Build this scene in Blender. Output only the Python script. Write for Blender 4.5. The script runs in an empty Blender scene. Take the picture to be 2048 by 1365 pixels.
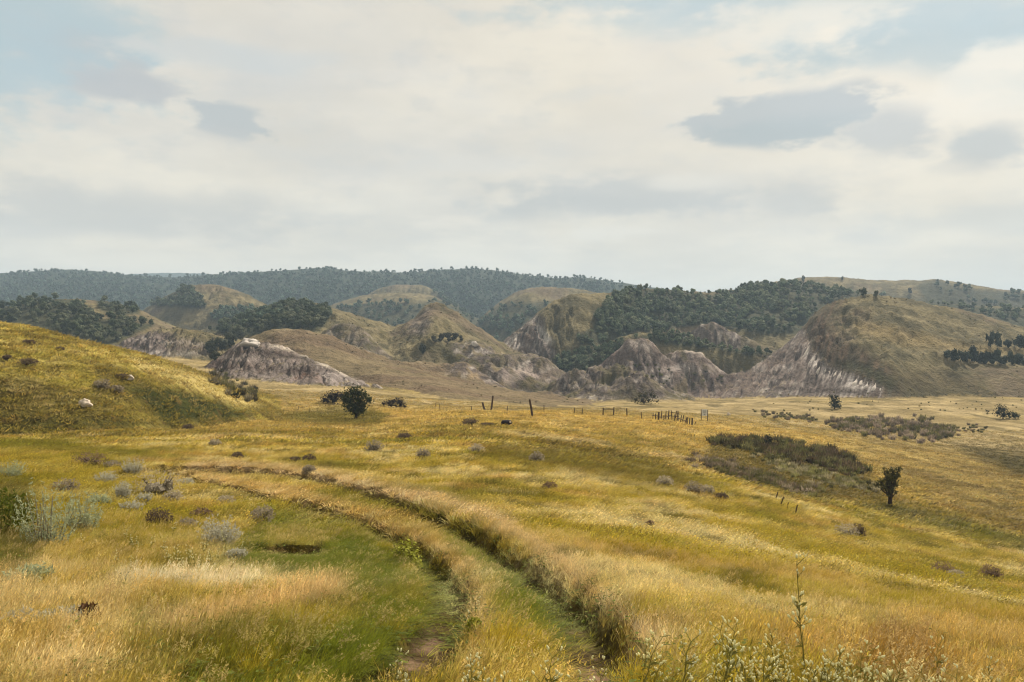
import bpy, math, random
import numpy as np
from mathutils import Vector, Euler
random.seed(7); RNG = np.random.default_rng(11)
SC = bpy.context.scene; COL = SC.collection
F = 28.0/36.0*2048.0          # focal length in units of the 2048 px wide survey photo
CX, CY, CAMZ = 1024.0, 682.5, 1.8

# ------------------------------------------------------------------ numpy helpers
def sstep(a, b, x):
    t = np.clip((x-a)/(b-a), 0, 1); return t*t*(3-2*t)
def pchip(xk, yk, x):
    xk = np.asarray(xk, float); yk = np.asarray(yk, float); x = np.asarray(x, float)
    h = np.diff(xk); d = np.diff(yk)/h
    m = np.zeros_like(yk); m[0] = d[0]; m[-1] = d[-1]
    for i in range(1, len(xk)-1):
        if d[i-1]*d[i] > 0:
            w1 = 2*h[i]+h[i-1]; w2 = h[i]+2*h[i-1]
            m[i] = (w1+w2)/(w1/d[i-1]+w2/d[i])
    x = np.clip(x, xk[0], xk[-1])
    i = np.clip(np.searchsorted(xk, x)-1, 0, len(h)-1)
    t = (x-xk[i])/h[i]
    return ((1+2*t)*(1-t)**2*yk[i]+t*(1-t)**2*h[i]*m[i]+t*t*(3-2*t)*yk[i+1]+t*t*(t-1)*h[i]*m[i+1])
def _hash(ix, iy, s):
    h = (ix*374761393+iy*668265263+s*974634541) & 0xffffffff
    h = ((h ^ (h >> 13))*1274126177) & 0xffffffff
    return ((h ^ (h >> 16)) & 0xffff)/65535.0
def noise(x, y, s=0):
    x = np.asarray(x, float); y = np.asarray(y, float)
    fx = np.floor(x); fy = np.floor(y); ix = fx.astype(np.int64); iy = fy.astype(np.int64)
    u = x-fx; v = y-fy; uu = u*u*u*(u*(u*6-15)+10); vv = v*v*v*(v*(v*6-15)+10)
    def g(a, b, dx, dy):
        an = _hash(ix+a, iy+b, s)*6.28318; return np.cos(an)*dx+np.sin(an)*dy
    n0 = g(0,0,u,v)*(1-uu)+g(1,0,u-1,v)*uu
    n1 = g(0,1,u,v-1)*(1-uu)+g(1,1,u-1,v-1)*uu
    return (n0*(1-vv)+n1*vv)*1.5
def fbm(x, y, o=4, s=0, gain=0.5):
    r = 0; a = 1.0; n = 0
    for k in range(o):
        r = r+a*noise(x*2**k+17.3*k, y*2**k-9.1*k, s+k*7); n += a; a *= gain
    return r/n
def segdist(px, py, pts):
    d = np.full(np.shape(px), 1e18); 
    for (ax, ay), (bx, by) in zip(pts[:-1], pts[1:]):
        vx, vy = bx-ax, by-ay; L = vx*vx+vy*vy+1e-9
        t = np.clip(((px-ax)*vx+(py-ay)*vy)/L, 0, 1)
        d = np.minimum(d, (px-ax-t*vx)**2+(py-ay-t*vy)**2)
    return np.sqrt(d)
def pmask(px, py, poly, soft=8):
    """1 inside the polygon, fading over +-soft"""
    inside = np.zeros(np.shape(px), bool); n = len(poly)
    for i in range(n):
        x1, y1 = poly[i]; x2, y2 = poly[(i+1) % n]
        if y1 == y2: continue
        c = ((y1 > py) != (y2 > py)) & (px < (x2-x1)*(py-y1)/(y2-y1)+x1); inside ^= c
    d = segdist(px, py, list(poly)+[poly[0]])
    return sstep(-soft, soft, np.where(inside, d, -d))
def lmask(px, py, pts, r):
    return np.exp(-(segdist(px, py, pts)/r)**2)
def lin(c):
    c = np.asarray(c, float)/255.0
    return np.where(c <= 0.04045, c/12.92, ((c+0.055)/1.055)**2.4)
def mixc(a, b, t):
    return a*(1-t[..., None])+b*t[..., None]

# ------------------------------------------------------------------ terrain definition
TY = [1.2,3,6,9,14,20,30,45,65,90,105,130,180,220,270,350,500,800,1500,6500]
TP = {
 -1500:[3100,1810,1360,1215,1070,985,915,865,830,805,795,770,735,722,710,702,698,694,690,686],
 -400:[3120,1815,1365,1222,1085,1003,937,886,850,824,812,782,742,726,712,702,698,694,690,686],
    0:[3130,1820,1372,1230,1102,1022,956,902,866,840,824,790,748,730,715,704,698,694,690,686],
  200:[3135,1822,1378,1236,1116,1036,968,910,866,844,830,795,750,731,715,704,698,694,690,686],
  350:[3138,1824,1383,1240,1125,1048,975,914,870,850,837,802,754,734,717,704,698,694,690,686],
  500:[3138,1824,1386,1243,1132,1056,982,918,872,849,839,810,768,748,732,716,706,698,692,687],
  700:[3138,1824,1387,1246,1140,1065,988,922,872,848,838,817,777,760,748,735,722,710,700,688],
 1024:[3138,1826,1387,1250,1154,1078,1000,931,872,838,829,822,808,800,793,783,768,745,722,692],
 1400:[3140,1830,1391,1274,1182,1114,1046,986,930,882,862,841,822,812,802,792,772,745,722,692],
 1780:[3150,1850,1405,1308,1234,1180,1130,1074,1012,945,918,885,842,815,792,778,760,740,720,692],
 2048:[3160,1870,1420,1333,1270,1224,1180,1118,1045,975,945,902,850,818,794,778,760,740,720,692],
 2600:[3190,1900,1440,1365,1310,1270,1225,1160,1080,1000,960,910,852,818,794,778,760,740,720,692],
 3600:[3230,1940,1470,1400,1350,1310,1260,1190,1100,1010,965,912,852,818,794,778,760,740,720,692]}
TPX = sorted(TP); TLY = np.log(TY)
def base_py(px, Y):
    ly = np.log(Y)
    cols = np.stack([pchip(TLY, TP[c], ly) for c in TPX], 0)
    k = np.array(TPX, float)
    i = np.clip(np.searchsorted(k, px)-1, 0, len(k)-2)
    t = np.clip((px-k[i])/(k[i+1]-k[i]), 0, 1)
    ar = np.arange(px.size)
    c = cols.reshape(len(k), -1); i1 = i.ravel(); tt = t.ravel()
    g = lambda j: c[np.clip(j, 0, len(k)-1), ar]
    h = k[i1+1]-k[i1]
    jm = np.clip(i1-1, 0, len(k)-1); jp = np.clip(i1+2, 0, len(k)-1)
    m0 = (g(i1+1)-g(i1-1))/(k[i1+1]-k[jm])*h; m1 = (g(i1+2)-g(i1))/(k[jp]-k[i1])*h
    r = (1+2*tt)*(1-tt)**2*g(i1)+tt*(1-tt)**2*m0+tt*tt*(3-2*tt)*g(i1+1)+tt*tt*(tt-1)*m1
    return r.reshape(px.shape)
# every hill: crest (photo column, photo row, distance m), front foot distance, back width, profile, gullies
RID = {
 'left_fg': dict(c=[(-1500,470,150),(-600,560,120),(-200,614,105),(0,647,95),(60,656,95),(130,672,95),(250,698,96),(330,722,98),(400,748,100),(470,781,103),(520,806,105),(560,833,108),(610,848,110)],
   f=[(-1500,40),(-600,50),(0,62),(200,68),(350,78),(480,92),(560,100),(610,106)], b=60, e=1.0, g=0),
 'butte_left': dict(c=[(392,746,225),(412,732,225),(440,714,225),(470,690,224),(490,681,224),(515,683,224),(560,692,222),(610,713,218),(660,736,213),(700,756,208),(740,770,203),(790,786,200)],
   f=[(392,216),(450,192),(560,184),(660,182),(740,186),(790,190)], b=14, e=1.0, g=2.0),
 'slope_left': dict(c=[(440,722,300),(480,690,298),(520,674,295),(575,661,290),(646,677,285),(729,714,275),(798,731,265),(860,745,255),(940,765,245),(1020,780,235),(1120,797,225),(1220,812,220)],
   f=[(440,236),(560,234),(640,228),(700,222),(790,200),(900,178),(1100,170),(1220,170)], b=60, e=0.95, g=0),
 'cliff_low': dict(c=[(180,714,300),(215,702,305),(240,688,310),(290,665,315),(350,656,315),(400,664,315),(450,674,318),(520,694,320),(570,722,320)],
   f=[(180,285),(240,276),(400,274),(570,290)], b=40, e=0.8, g=3.0),
 'mound': dict(c=[(600,712,345),(625,690,343),(650,669,340),(690,659,340),(725,669,335),(750,690,330),(775,712,325),(810,730,322)], f=[(600,310),(810,296)], b=40, e=0.8, g=1.6),
 'hill_wooded': dict(c=[(-1500,590,520),(-600,600,490),(-100,610,470),(0,616,460),(60,606,450),(120,601,440),(200,604,440),(260,614,440),(320,642,440),(400,674,440),(470,712,440)], f=[(-1500,330),(0,290),(470,330)], b=100, e=0.9, g=0),
 'hill_centre': dict(c=[(280,700,455),(330,683,450),(380,668,440),(440,652,430),(520,629,420),(580,613,420),(620,608,420),(680,621,420),(740,640,420),(800,659,420),(850,680,415),(900,700,410),(980,725,405)], f=[(280,330),(560,322),(980,300)], b=90, e=0.9, g=0),
 'butte_small': dict(c=[(720,700,400),(760,672,400),(800,651,400),(830,638,400),(852,622,400),(866,618,400),(880,621,400),(905,632,402),(940,650,405),(980,672,405),(1010,690,405),(1070,712,400)], f=[(720,310),(860,290),(1070,290)], b=60, e=1.15, g=0.8),
 'hill_grey': dict(c=[(180,690,700),(260,640,690),(300,612,680),(340,590,660),(380,573,650),(430,570,650),(470,580,650),(520,603,640),(560,622,640),(640,660,630)], f=[(180,560),(640,520)], b=120, e=0.9, g=0),
 'shoulder_a': dict(c=[(600,650,900),(640,625,890),(680,606,880),(740,591,870),(800,587,860),(860,593,850),(900,610,850),(980,650,850)], f=[(600,650),(980,620)], b=120, e=0.7, g=0),
 'shoulder_b': dict(c=[(720,600,1000),(760,577,990),(800,570,985),(840,570,980),(870,582,975),(920,610,960)], f=[(720,900),(920,870)], b=100, e=0.8, g=0),
 'shoulder_c': dict(c=[(940,655,800),(980,622,790),(1010,600,785),(1050,582,780),(1090,577,780),(1140,580,780),(1200,590,770),(1300,620,760)], f=[(940,560),(1300,560)], b=120, e=0.8, g=0),
 'ridge_far': dict(c=[(-1500,540,1600),(-900,548,1600),(-300,558,1500),(0,554,1500),(120,548,1500),(180,550,1500),(260,558,1500),(350,562,1500),(420,556,1450),(520,550,1400),(600,546,1400),(655,542,1400),(700,547,1400),(800,550,1380),(860,547,1380),(940,543,1380),(1000,548,1380),(1060,555,1380),(1120,560,1350),(1160,559,1350),(1230,568,1350),(1300,577,1300),(1400,588,1300),(1600,610,1300),(2000,640,1300),(2300,660,1300)], f=[(-1500,900),(0,850),(1000,880),(2300,1000)], b=400, e=0.75, g=0),
 'ridge_blue': dict(c=[(-1500,560,2600),(60,562,2600),(150,556,2600),(250,551,2600),(340,548,2600),(430,551,2600),(540,565,2600),(700,590,2600)], f=[(-1500,2000),(700,2000)], b=700, e=0.8, g=0),
 'butte_centre': dict(c=[(975,706,400),(990,697,400),(1010,679,400),(1040,656,405),(1060,639,410),(1090,613,415),(1120,596,420),(1160,587,420),(1200,586,422),(1240,583,440),(1280,579,470),(1350,581,500),(1400,584,520),(1450,582,550),(1490,576,560),(1530,568,560),(1580,568,560),(1650,576,560),(1750,592,560),(1850,604,560),(2000,614,560),(2200,630,560)], f=[(975,370),(1060,352),(1150,345),(1250,372),(1600,380),(2200,420)], b=150, e=0.9, g=3.2),
 'ridge_right': dict(c=[(1380,606,900),(1480,582,880),(1560,564,860),(1620,556,850),(1680,557,850),(1740,561,850),(1800,562,850),(1860,561,850),(1900,564,850),(1950,573,860),(2000,580,870),(2048,583,880),(2150,592,880),(2500,600,900),(3600,590,950)], f=[(1380,660),(3600,660)], b=300, e=0.7, g=0),
 'hump_right': dict(c=[(1930,660,600),(1970,648,595),(2010,634,590),(2048,622,580),(2150,605,570),(2500,600,560),(3600,610,560)], f=[(1930,500),(3600,480)], b=100, e=0.8, g=0),
 'butte_right': dict(c=[(1330,800,330),(1365,786,338),(1400,772,345),(1450,753,350),(1500,733,355),(1540,711,358),(1580,680,360),(1610,650,360),(1630,627,360),(1655,608,360),(1690,598,358),(1740,591,355),(1790,594,355),(1850,605,358),(1920,619,362),(1980,635,366),(2048,653,370),(2150,680,375),(2300,705,380),(2700,735,380),(3600,745,380)],
   f=[(1330,322),(1450,302),(1550,284),(1650,268),(1720,258),(1770,252),(1820,258),(1900,266),(2048,272),(3600,280)], b=80, e=0.92, g=2.8),
 'bench_right': dict(c=[(1840,760,292),(1880,742,298),(1930,731,300),(1990,727,300),(2048,729,300),(2300,735,300),(3600,745,300)], f=[(1840,266),(3600,262)], b=28, e=0.85, g=0),
 'cone_a': dict(c=[(1150,752,330),(1180,740,330),(1210,726,330),(1238,707,330),(1260,688,330),(1276,685,330),(1292,690,330),(1312,706,330),(1340,724,330),(1375,742,330)], f=[(1150,312),(1260,298),(1375,312)], b=18, e=1.15, g=2.2),
 'cone_b': dict(c=[(1300,748,340),(1330,728,340),(1352,713,340),(1375,703,340),(1398,706,340),(1420,722,338),(1442,740,336),(1470,752,334)], f=[(1300,316),(1470,312)], b=18, e=1.1, g=1.8),
 'cone_c': dict(c=[(1320,708,388),(1355,682,386),(1385,662,385),(1410,647,385),(1425,643,385),(1445,653,385),(1480,668,385),(1530,690,385),(1570,704,380)], f=[(1320,358),(1570,350)], b=24, e=1.1, g=2.2),
 'cone_d': dict(c=[(1140,728,365),(1200,696,365),(1260,670,365),(1310,665,365),(1360,673,365),(1420,690,365),(1500,702,365),(1580,712,360)], f=[(1140,342),(1580,340)], b=30, e=0.8, g=0.7),
 'cone_e': dict(c=[(1090,806,292),(1140,786,296),(1190,770,298),(1240,762,300),(1285,765,300),(1330,779,296),(1390,797,292)], f=[(1090,266),(1240,256),(1390,264)], b=24, e=0.9, g=1.5),
 'cone_f': dict(c=[(920,752,330),(960,738,330),(1000,729,330),(1060,726,330),(1110,738,325),(1170,760,320)], f=[(920,300),(1170,292)], b=30, e=0.8, g=1.7),
}
RNAMES = list(RID)
def zof(py, Y): return CAMZ+(CY-py)/F*Y
def terrain(px, Y):
    """world height and the index of the hill it belongs to (-1 = valley and meadow)"""
    x = (px-CX)/F*Y
    bz = zof(base_py(px, Y), Y)
    amp = np.clip((Y-5)/120, 0.02, 1.0)
    bz = bz+0.10*fbm(x/2.2, Y/2.2, 3, 3)*sstep(2, 8, Y)+amp*(0.7*fbm(x/14, Y/14, 3, 5)) 
    z = bz.copy(); lab = np.full(px.shape, -1); tt = np.zeros(px.shape)
    for k, nm in enumerate(RNAMES):
        r = RID[nm]; c = np.array(r['c'], float); fr = np.array(r['f'], float)
        sel = (px > c[0,0]) & (px < c[-1,0]) & (Y > fr[:,1].min()*0.97) & (Y < c[:,2].max()+r['b'])
        if not sel.any(): continue
        p = px[sel]; y = Y[sel]; xs = x[sel]
        cp = pchip(c[:,0], c[:,1], p); cy = pchip(c[:,0], c[:,2], p); fy = pchip(fr[:,0], fr[:,1], p)
        rg = 1.0 if r['g'] else .4
        cn = rg*(3.2*fbm(p/38, p*0+k, 2, 300+k)+2.2*noise(p/11, p*0+k, 310+k))/F*cy
        w = (cy-fy)
        if r['g']: fy = fy+0.12*w*fbm(xs/(w*0.25), y*0+k, 2, 31+k)
        zb = bz[sel]; zc = zof(cp, cy); zbc = zof(base_py(p, cy), cy)
        t = (y-fy)/(cy-fy); t2 = (y-cy)/r['b']
        s = np.where(t < 1, np.sin(np.clip(t, 0, 1)*math.pi/2)**r['e'], 1-sstep(0, 1, t2))
        h = np.maximum(zc-zbc, -3)*s
        tc = np.clip(t, 0, 1); mid = np.sin(tc*math.pi); H = np.clip(zc-zbc, 0, 60)
        if r['g'] > 1.2: s = np.where(t < 1, (.35*np.sin(tc*math.pi/2)+.65*tc)**r['e'], s)
        h = np.maximum(zc-zbc, -3)*s+np.where(H > 1, cn, 0)*np.exp(-((t-1)/.22)**2)
        if nm == 'left_fg': h = h+mid*(0.5*fbm(xs/9, y/9, 4, 50)+0.12*fbm(xs/2.5, y/2.5, 3, 51))
        else:
            sc = 24 if w.mean() < 130 else 60
            h = h+mid*(.10*H*fbm(xs/sc, y/sc, 4, 50+k, .6)-.10*H*np.abs(fbm(xs/sc*2.3+.3*y/sc, y/sc*1.0, 4, 61+k, .62)))
            h = h+(.42*fbm(xs/4.5, y/9, 3, 66+k)+.5*fbm(xs/11, y/11, 3, 67+k))*sstep(0, .15, tc)
        if r['g']:
            bt = nm == 'butte_right'
            u = (xs-0.55*y if bt else xs+0.15*y)+3.0*fbm(xs/12, y/12, 3, 90+k)
            wl = 8.0 if not bt else 9.0
            m = np.sin(tc*math.pi)**0.6
            if bt: m = m*(.25+.75*(1-sstep(1660, 1800, p)))
            if nm == 'butte_centre': m = m*(1-sstep(1110, 1190, p))
            if nm == 'butte_small': m = m*(1-sstep(860, 900, p))
            g1 = np.clip(1-np.abs(noise(u/wl, y/55, 70+k))*2.0, 0, 1); g2 = np.clip(1-np.abs(noise(u/(wl*.4), y/30, 80+k))*2.0, 0, 1); g3 = np.clip(1-np.abs(noise(u/(wl*.17), y/16, 85+k))*2.0, 0, 1)
            h = h-r['g']*m*(.62*g1**2+.62*g2**2+.42*g3**2-.45-.75*fbm(xs/5.5, y/8, 4, 95+k, .6))
        zn = zb+h
        zz = z[sel]; better = zn > zz
        zz = np.where(better, zn, zz); z[sel] = zz
        l = lab[sel]; l[better & (h > 0.15)] = k; lab[sel] = l
        q = tt[sel]; q[better] = t[better]; tt[sel] = q
    # field of small eroded spurs and knolls between the buttes
    r2 = np.random.default_rng(5)
    for n in range(46+60):
        gr = n >= 46
        p0 = r2.uniform(915, 1345); Y0 = r2.uniform(262, 345); R = r2.uniform(8, 20); hh = R*r2.uniform(.14, .28)*(1 if p0 < 1330 else .6); asp = r2.uniform(.5, 1.0); x0 = (p0-CX)/F*Y0
        if gr: p0 = r2.uniform(500, 1000); Y0 = r2.uniform(262, 395); R = r2.uniform(9, 24); hh = R*r2.uniform(.05, .11); asp = r2.uniform(.35, .8); x0 = (p0-CX)/F*Y0
        elif 1080 < p0 < 1240 and Y0 > 296: continue
        sel = (np.abs(Y-Y0) < R*1.5) & (np.abs(x-x0) < R*1.5)
        if not sel.any(): continue
        xs, ys = x[sel]-x0, Y[sel]-Y0; an = r2.uniform(-.7, .7); xr = xs*math.cos(an)+ys*math.sin(an); yr = -xs*math.sin(an)+ys*math.cos(an)
        q = np.sqrt(xr**2+(yr/asp)**2)/R+.28*fbm(x[sel]/7, Y[sel]/7, 3, 700+n)
        gq = np.clip(1-np.abs(noise(np.arctan2(yr, xr)*3.2+n, q*1.5, 720+n))*2, 0, 1)**2
        dz = hh*np.clip(1-q, 0, 1)**.85-.22*hh*gq*np.clip(q, 0, 1)*(q < 1)*2*np.clip(1-q, 0, 1)
        zz = z[sel]+np.maximum(dz, 0); z[sel] = zz
        l = lab[sel]; l[(dz > .5) & (l < 0)] = RNAMES.index('slope_left') if gr else len(RNAMES)-1; lab[sel] = l
        t_ = tt[sel]; t_[dz > .5] = .5; tt[sel] = t_
        kn = KN[sel]; kn = np.maximum(kn, np.clip(dz/1.2, 0, 1)*(.35 if gr else 1)); KN[sel] = kn
    return z, lab, tt

# grid: columns by bearing, rows by distance
cin = np.arange(-80, 2131, 2.6)
gl_ = -80-np.cumsum(np.linspace(4, 55, 48)); gr_ = cin[-1]+np.cumsum(np.linspace(4, 55, 48))
GPX = np.concatenate([gl_[::-1], cin, gr_])
GY = np.exp(np.concatenate([np.linspace(np.log(1.2), np.log(60), 330, endpoint=False), np.linspace(np.log(60), np.log(600), 430, endpoint=False), np.linspace(np.log(600), np.log(6500), 170)]))
NC, NR = len(GPX), len(GY)
PX, YY = np.meshgrid(GPX, GY, indexing='ij')
KN = np.zeros(PX.shape)
ZZ, LAB, TT = terrain(PX, YY)

# ruts of the track and the burrow, laid out on the ground
def grid_py(): return CY-(ZZ-CAMZ)/YY*F
def visible():
    py = grid_py(); return py, np.minimum.accumulate(py, axis=1)
PYV, PYMIN = visible()
def hit(px, py):
    """the first ground point seen at a photo position -> x, y, z"""
    i = int(np.clip(np.searchsorted(GPX, px), 1, NC-1))
    if abs(GPX[i-1]-px) < abs(GPX[i]-px): i -= 1
    m = PYMIN[i]
    j = int(np.argmax(m <= py)) if (m <= py).any() else NR-1
    j = max(j, 1)
    a, b = m[j-1], m[j]; t = 0 if a == b else np.clip((a-py)/(a-b), 0, 1)
    Y = GY[j-1]+(GY[j]-GY[j-1])*t
    return (px-CX)/F*Y, Y, float(height(np.array([(px-CX)/F*Y]), np.array([Y]))[0])
def _ij(x, y):
    px = x/y*F+CX
    i = np.clip(np.searchsorted(GPX, px)-1, 0, NC-2); j = np.clip(np.searchsorted(GY, y)-1, 0, NR-2)
    u = np.clip((px-GPX[i])/(GPX[i+1]-GPX[i]), 0, 1); v = np.clip((y-GY[j])/(GY[j+1]-GY[j]), 0, 1)
    return i, j, u, v
def samp(A, x, y):
    i, j, u, v = _ij(x, y)
    return A[i,j]*(1-u)*(1-v)+A[i+1,j]*u*(1-v)+A[i,j+1]*(1-u)*v+A[i+1,j+1]*u*v
def height(x, y): return samp(ZZ, x, y)
RUT_R = [(1215,1400),(1200,1365),(1165,1290),(1105,1210),(1035,1150),(960,1100),(885,1058),(800,1020),(720,990),(640,968),(560,955),(480,947),(400,945),(330,948)]
RUT_L = [(770,1400),(800,1365),(850,1300),(893,1235),(890,1185),(860,1140),(810,1098),(750,1066),(690,1042),(620,1020),(560,1008),(490,990),(430,975),(370,960),(320,948)]
RRW = [hit(*p)[:2] for p in RUT_R]; RLW = [hit(*p)[:2] for p in RUT_L]
XX = (PX-CX)/F*YY
NEAR = YY < 70
DR = np.full(PX.shape, 99.0); DL = DR.copy()
DR[NEAR] = segdist(XX[NEAR], YY[NEAR], RRW); DL[NEAR] = segdist(XX[NEAR], YY[NEAR], RLW)
wob = 0.07*fbm(XX*1.3, YY*1.3, 2, 8)
RUTM = np.maximum(1-sstep(0.24, 0.46, DR+wob), 1-sstep(0.22, 0.42, DL+wob))
def side(P):   # + on the right-hand (outer) side of a rut
    P = np.array(P); out = np.zeros(PX.shape); best = np.full(PX.shape, 1e9)
    for (ax, ay), (bx, by) in zip(P[:-1], P[1:]):
        vx, vy = bx-ax, by-ay; L = vx*vx+vy*vy; t = np.clip(((XX-ax)*vx+(YY-ay)*vy)/L, 0, 1)
        d = (XX-ax-t*vx)**2+(YY-ay-t*vy)**2; c = d < best; best = np.where(c, d, best); out = np.where(c, np.sign((XX-ax)*vy-(YY-ay)*vx), out)
    return out
SR, SL = side(RRW), side(RLW)
ZZ = ZZ-0.20*RUTM+NEAR*(SR > 0)*0.26*sstep(.30, .62, DR+wob)*(1-sstep(.9, 3.2, DR))+NEAR*(SL > 0)*0.14*sstep(.30, .55, DL+wob)*(1-sstep(.7, 1.4, DL))
BUR = hit(583, 1104)
bd = np.sqrt(((XX-BUR[0])/0.60)**2+((YY-BUR[1])/0.55)**2)
bd = bd+.22*fbm(XX*1.6, YY*1.6, 3, 77)
BURM = (1-sstep(0.4, 1.0, bd))*NEAR
ZZ = ZZ-0.5*BURM+0.07*np.exp(-((bd-1.25)/0.3)**2)*NEAR*(YY > BUR[1])
PYV, PYMIN = visible()
VIS = PYV <= PYMIN+0.6
# ------------------------------------------------------------------ ground cover colours (what grows or lies where, with shade put into a few tints)
GAIN = 1.25
def alb(r, g, b): return lin((r, g, b))/GAIN
STRAW, GOLD, PALE = alb(196,174,92), alb(164,146,46), alb(216,200,146)
GREEN, OLIVE, RUST = alb(104,114,30), alb(128,120,38), alb(176,138,76)
DKGREEN, EARTH, PINKSOIL = alb(58,66,18), alb(54,42,24), alb(126,102,82)
FLOOR, FLOOR2 = alb(134,118,78), alb(164,146,104)
HGRASS, HGRASS2, HPINK = alb(86,80,56), alb(122,112,82), alb(108,93,76)
CLAY, CLAYL, CLAYD, CLAYP = alb(104,94,88), alb(172,164,156), alb(68,59,53), alb(112,96,86)
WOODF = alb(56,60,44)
STRIP_A = [(900,1420),(925,1365),(955,1290),(962,1210),(925,1140),(865,1090),(785,1058),(700,1028),(610,1000),(520,980),(430,962),(350,950)]
STRIP_B = [(1330,1300),(1280,1262),(1200,1200),(1120,1132),(1040,1080),(950,1033),(860,1003),(760,982),(660,958),(560,944),(470,936),(380,936)]
STRIP_C = [(330,1275),(430,1248),(540,1222),(600,1205),(660,1186)]
BLEACH = [(235,1168),(330,1172),(400,1180),(460,1178),(510,1172)]
GREEN_P = [(520,1022),(620,1046),(710,1066),(800,1112),(868,1170),(876,1240),(820,1330),(760,1400),(300,1400),(420,1320),(640,1262),(720,1225),(640,1170),(520,1150),(440,1130),(480,1080)]
def meadow(px, py, x, y):
    """albedo of the grass cover, and its height in metres"""
    n1 = fbm(x/2.6, y/2.6, 4, 101); n2 = fbm(x/9, y/9, 4, 102); n3 = fbm(x/0.8, y/0.8, 3, 103); n4 = fbm(x/26, y/26, 3, 104)
    c = mixc(GOLD+np.zeros(px.shape+(3,)), STRAW, sstep(-0.35, 0.35, n1+0.4*n3))
    c = mixc(c, OLIVE, 0.85*sstep(-0.04, 0.34, n2+0.35*n1))
    c = mixc(c, PALE, 0.75*sstep(0.10, 0.45, -n2+0.5*n3))
    c = mixc(c, RUST, 0.5*sstep(0.12, 0.4, fbm(x/4, y/4, 3, 105)))
    c = mixc(c, alb(84,78,26), 0.7*sstep(0.10, 0.32, fbm(x/1.7, y/1.7, 4, 106)))
    c = mixc(c, alb(216,196,136), 0.5*sstep(0.16, 0.36, fbm(x/2.1+40, y/1.4, 4, 107)))
    far = sstep(45, 110, y)
    c = mixc(c, alb(186,162,92)*(0.9+0.5*n1[..., None]), 0.7*far)
    h = 0.215+0.10*n2+0.06*n1
    def put(mask, col, hh=None, k=1.0):
        nonlocal c, h
        m = np.clip(mask*k, 0, 1); c = mixc(c, col, m)
        if hh is not None: h = h*(1-m)+hh*m
    near = y < 75
    # broad tints
    put(pmask(px, py, [(-400,900),(0,880),(180,930),(330,1000),(440,1060),(420,1130),(200,1230),(-400,1260)], 50), alb(160,144,44), 0.20, 0.6)
    put(pmask(px, py, [(-400,960),(60,960),(80,1090),(60,1180),(-400,1200)], 14), DKGREEN, 0.20, 0.6*near)
    put(pmask(px, py, [(1000,1050),(1400,1020),(1720,1090),(2100,1220),(2100,1265),(1500,1240),(1280,1240),(1100,1100)], 40)*sstep(-0.25, 0.25, n2), alb(164,146,42), None, 0.7)
    put(pmask(px, py, GREEN_P, 26)*near, mixc(GREEN+0*c, alb(138,130,40), sstep(.0,.45,n1+.5*n3)), 0.13, 0.92*sstep(-0.6, 0.0, n3+0.6*n1+0.15))
    put(pmask(px, py, [(980,1170),(1060,1190),(1130,1260),(1150,1320),(1080,1300),(1000,1250)], 16)*near, GREEN, 0.16, 0.85)
    put(pmask(px, py, [(860,1060),(960,1115),(1040,1170),(1090,1250),(1010,1200),(960,1150),(880,1095)], 10)*near, GREEN, 0.12, 0.8)
    put(pmask(px, py, [(700,1350),(860,1345),(900,1400),(680,1400)], 20)*near, DKGREEN, 0.25, 0.6)
    put(pmask(px, py, [(-300,1180),(140,1140),(300,1170),(420,1260),(300,1330),(120,1400),(-400,1400)], 26)*near, mixc(alb(182,158,82)+0*c, alb(214,192,138), sstep(-.2, .3, n3+.6*n1)), 0.25, 0.8*sstep(-.5,.1,n1+.4*n2+.2))
    put(pmask(px, py, [(250,1215),(520,1240),(600,1250),(640,1330),(400,1380),(250,1365)], 18)*near, OLIVE, 0.3, 0.5)
    put(lmask(px, py, STRIP_C, 18)*near, alb(208,178,122), 0.30)
    put(lmask(px, py, BLEACH, 11)*near, alb(226,212,176), 0.28)
    put(pmask(px, py, [(960,890),(1100,885),(1240,900),(1330,930),(1400,975),(1300,975),(1180,955),(1050,930),(960,915)], 14), alb(112,100,36), 0.2, 0.75)  # slope shading put into the colour as a darker green band
    put(pmask(px, py, [(1300,1310),(1420,1280),(1900,1230),(2100,1250),(2100,1400),(1300,1400)], 30)*near*sstep(-.3,.2,n1), alb(180,148,76), 0.30, 0.7)
    put(pmask(px, py, [(1740,1285),(1850,1280),(1880,1400),(1690,1400)], 22)*near, alb(130,98,42), 0.3, 0.8)
    put(pmask(px, py, [(1420,1152),(1500,1148),(1530,1172),(1460,1182)], 9)*near, alb(106,98,28), 0.2, 0.8)
    put(pmask(px, py, [(-400,850),(100,885),(240,900),(280,912),(100,905),(-400,880)], 8), alb(118,112,30), 0.18, 0.8)
    put(pmask(px, py, [(1640,900),(1790,945),(1880,1000),(2060,1080),(2060,860),(1900,860),(1750,860)], 30), mixc(alb(156,140,82)+0*c, alb(120,106,60), sstep(-.2,.25,fbm(x/7+y/14, y/22-x/30, 4, 140))), 0.18, 0.8)
    put(pmask(px, py, [(1880,885),(1960,880),(2100,890),(2100,960),(2040,950),(1960,920)], 14), alb(58,56,22), None, 0.9)  # shadowed dip at the far right, its shade painted into the tint
    put(pmask(px, py, [(1700,1005),(1790,1010),(1900,1030),(2060,1085),(2060,1110),(1920,1075),(1780,1035)], 10), alb(92,92,30), 0.25, 0.75)
    put(pmask(px, py, [(560,826),(700,806),(780,830),(760,850),(640,850),(560,842)], 8), alb(96,92,34), 0.25, 0.8)
    put(pmask(px, py, [(1420,880),(1560,878),(1720,920),(1780,1000),(1700,1000),(1560,990),(1400,930)], 14), alb(104,94,44), 0.2, 0.8)
    put(lmask(px, py, [(545,1078),(585,1070),(625,1080)], 20)*near, alb(188,168,96), 0.18, 0.5)
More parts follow.
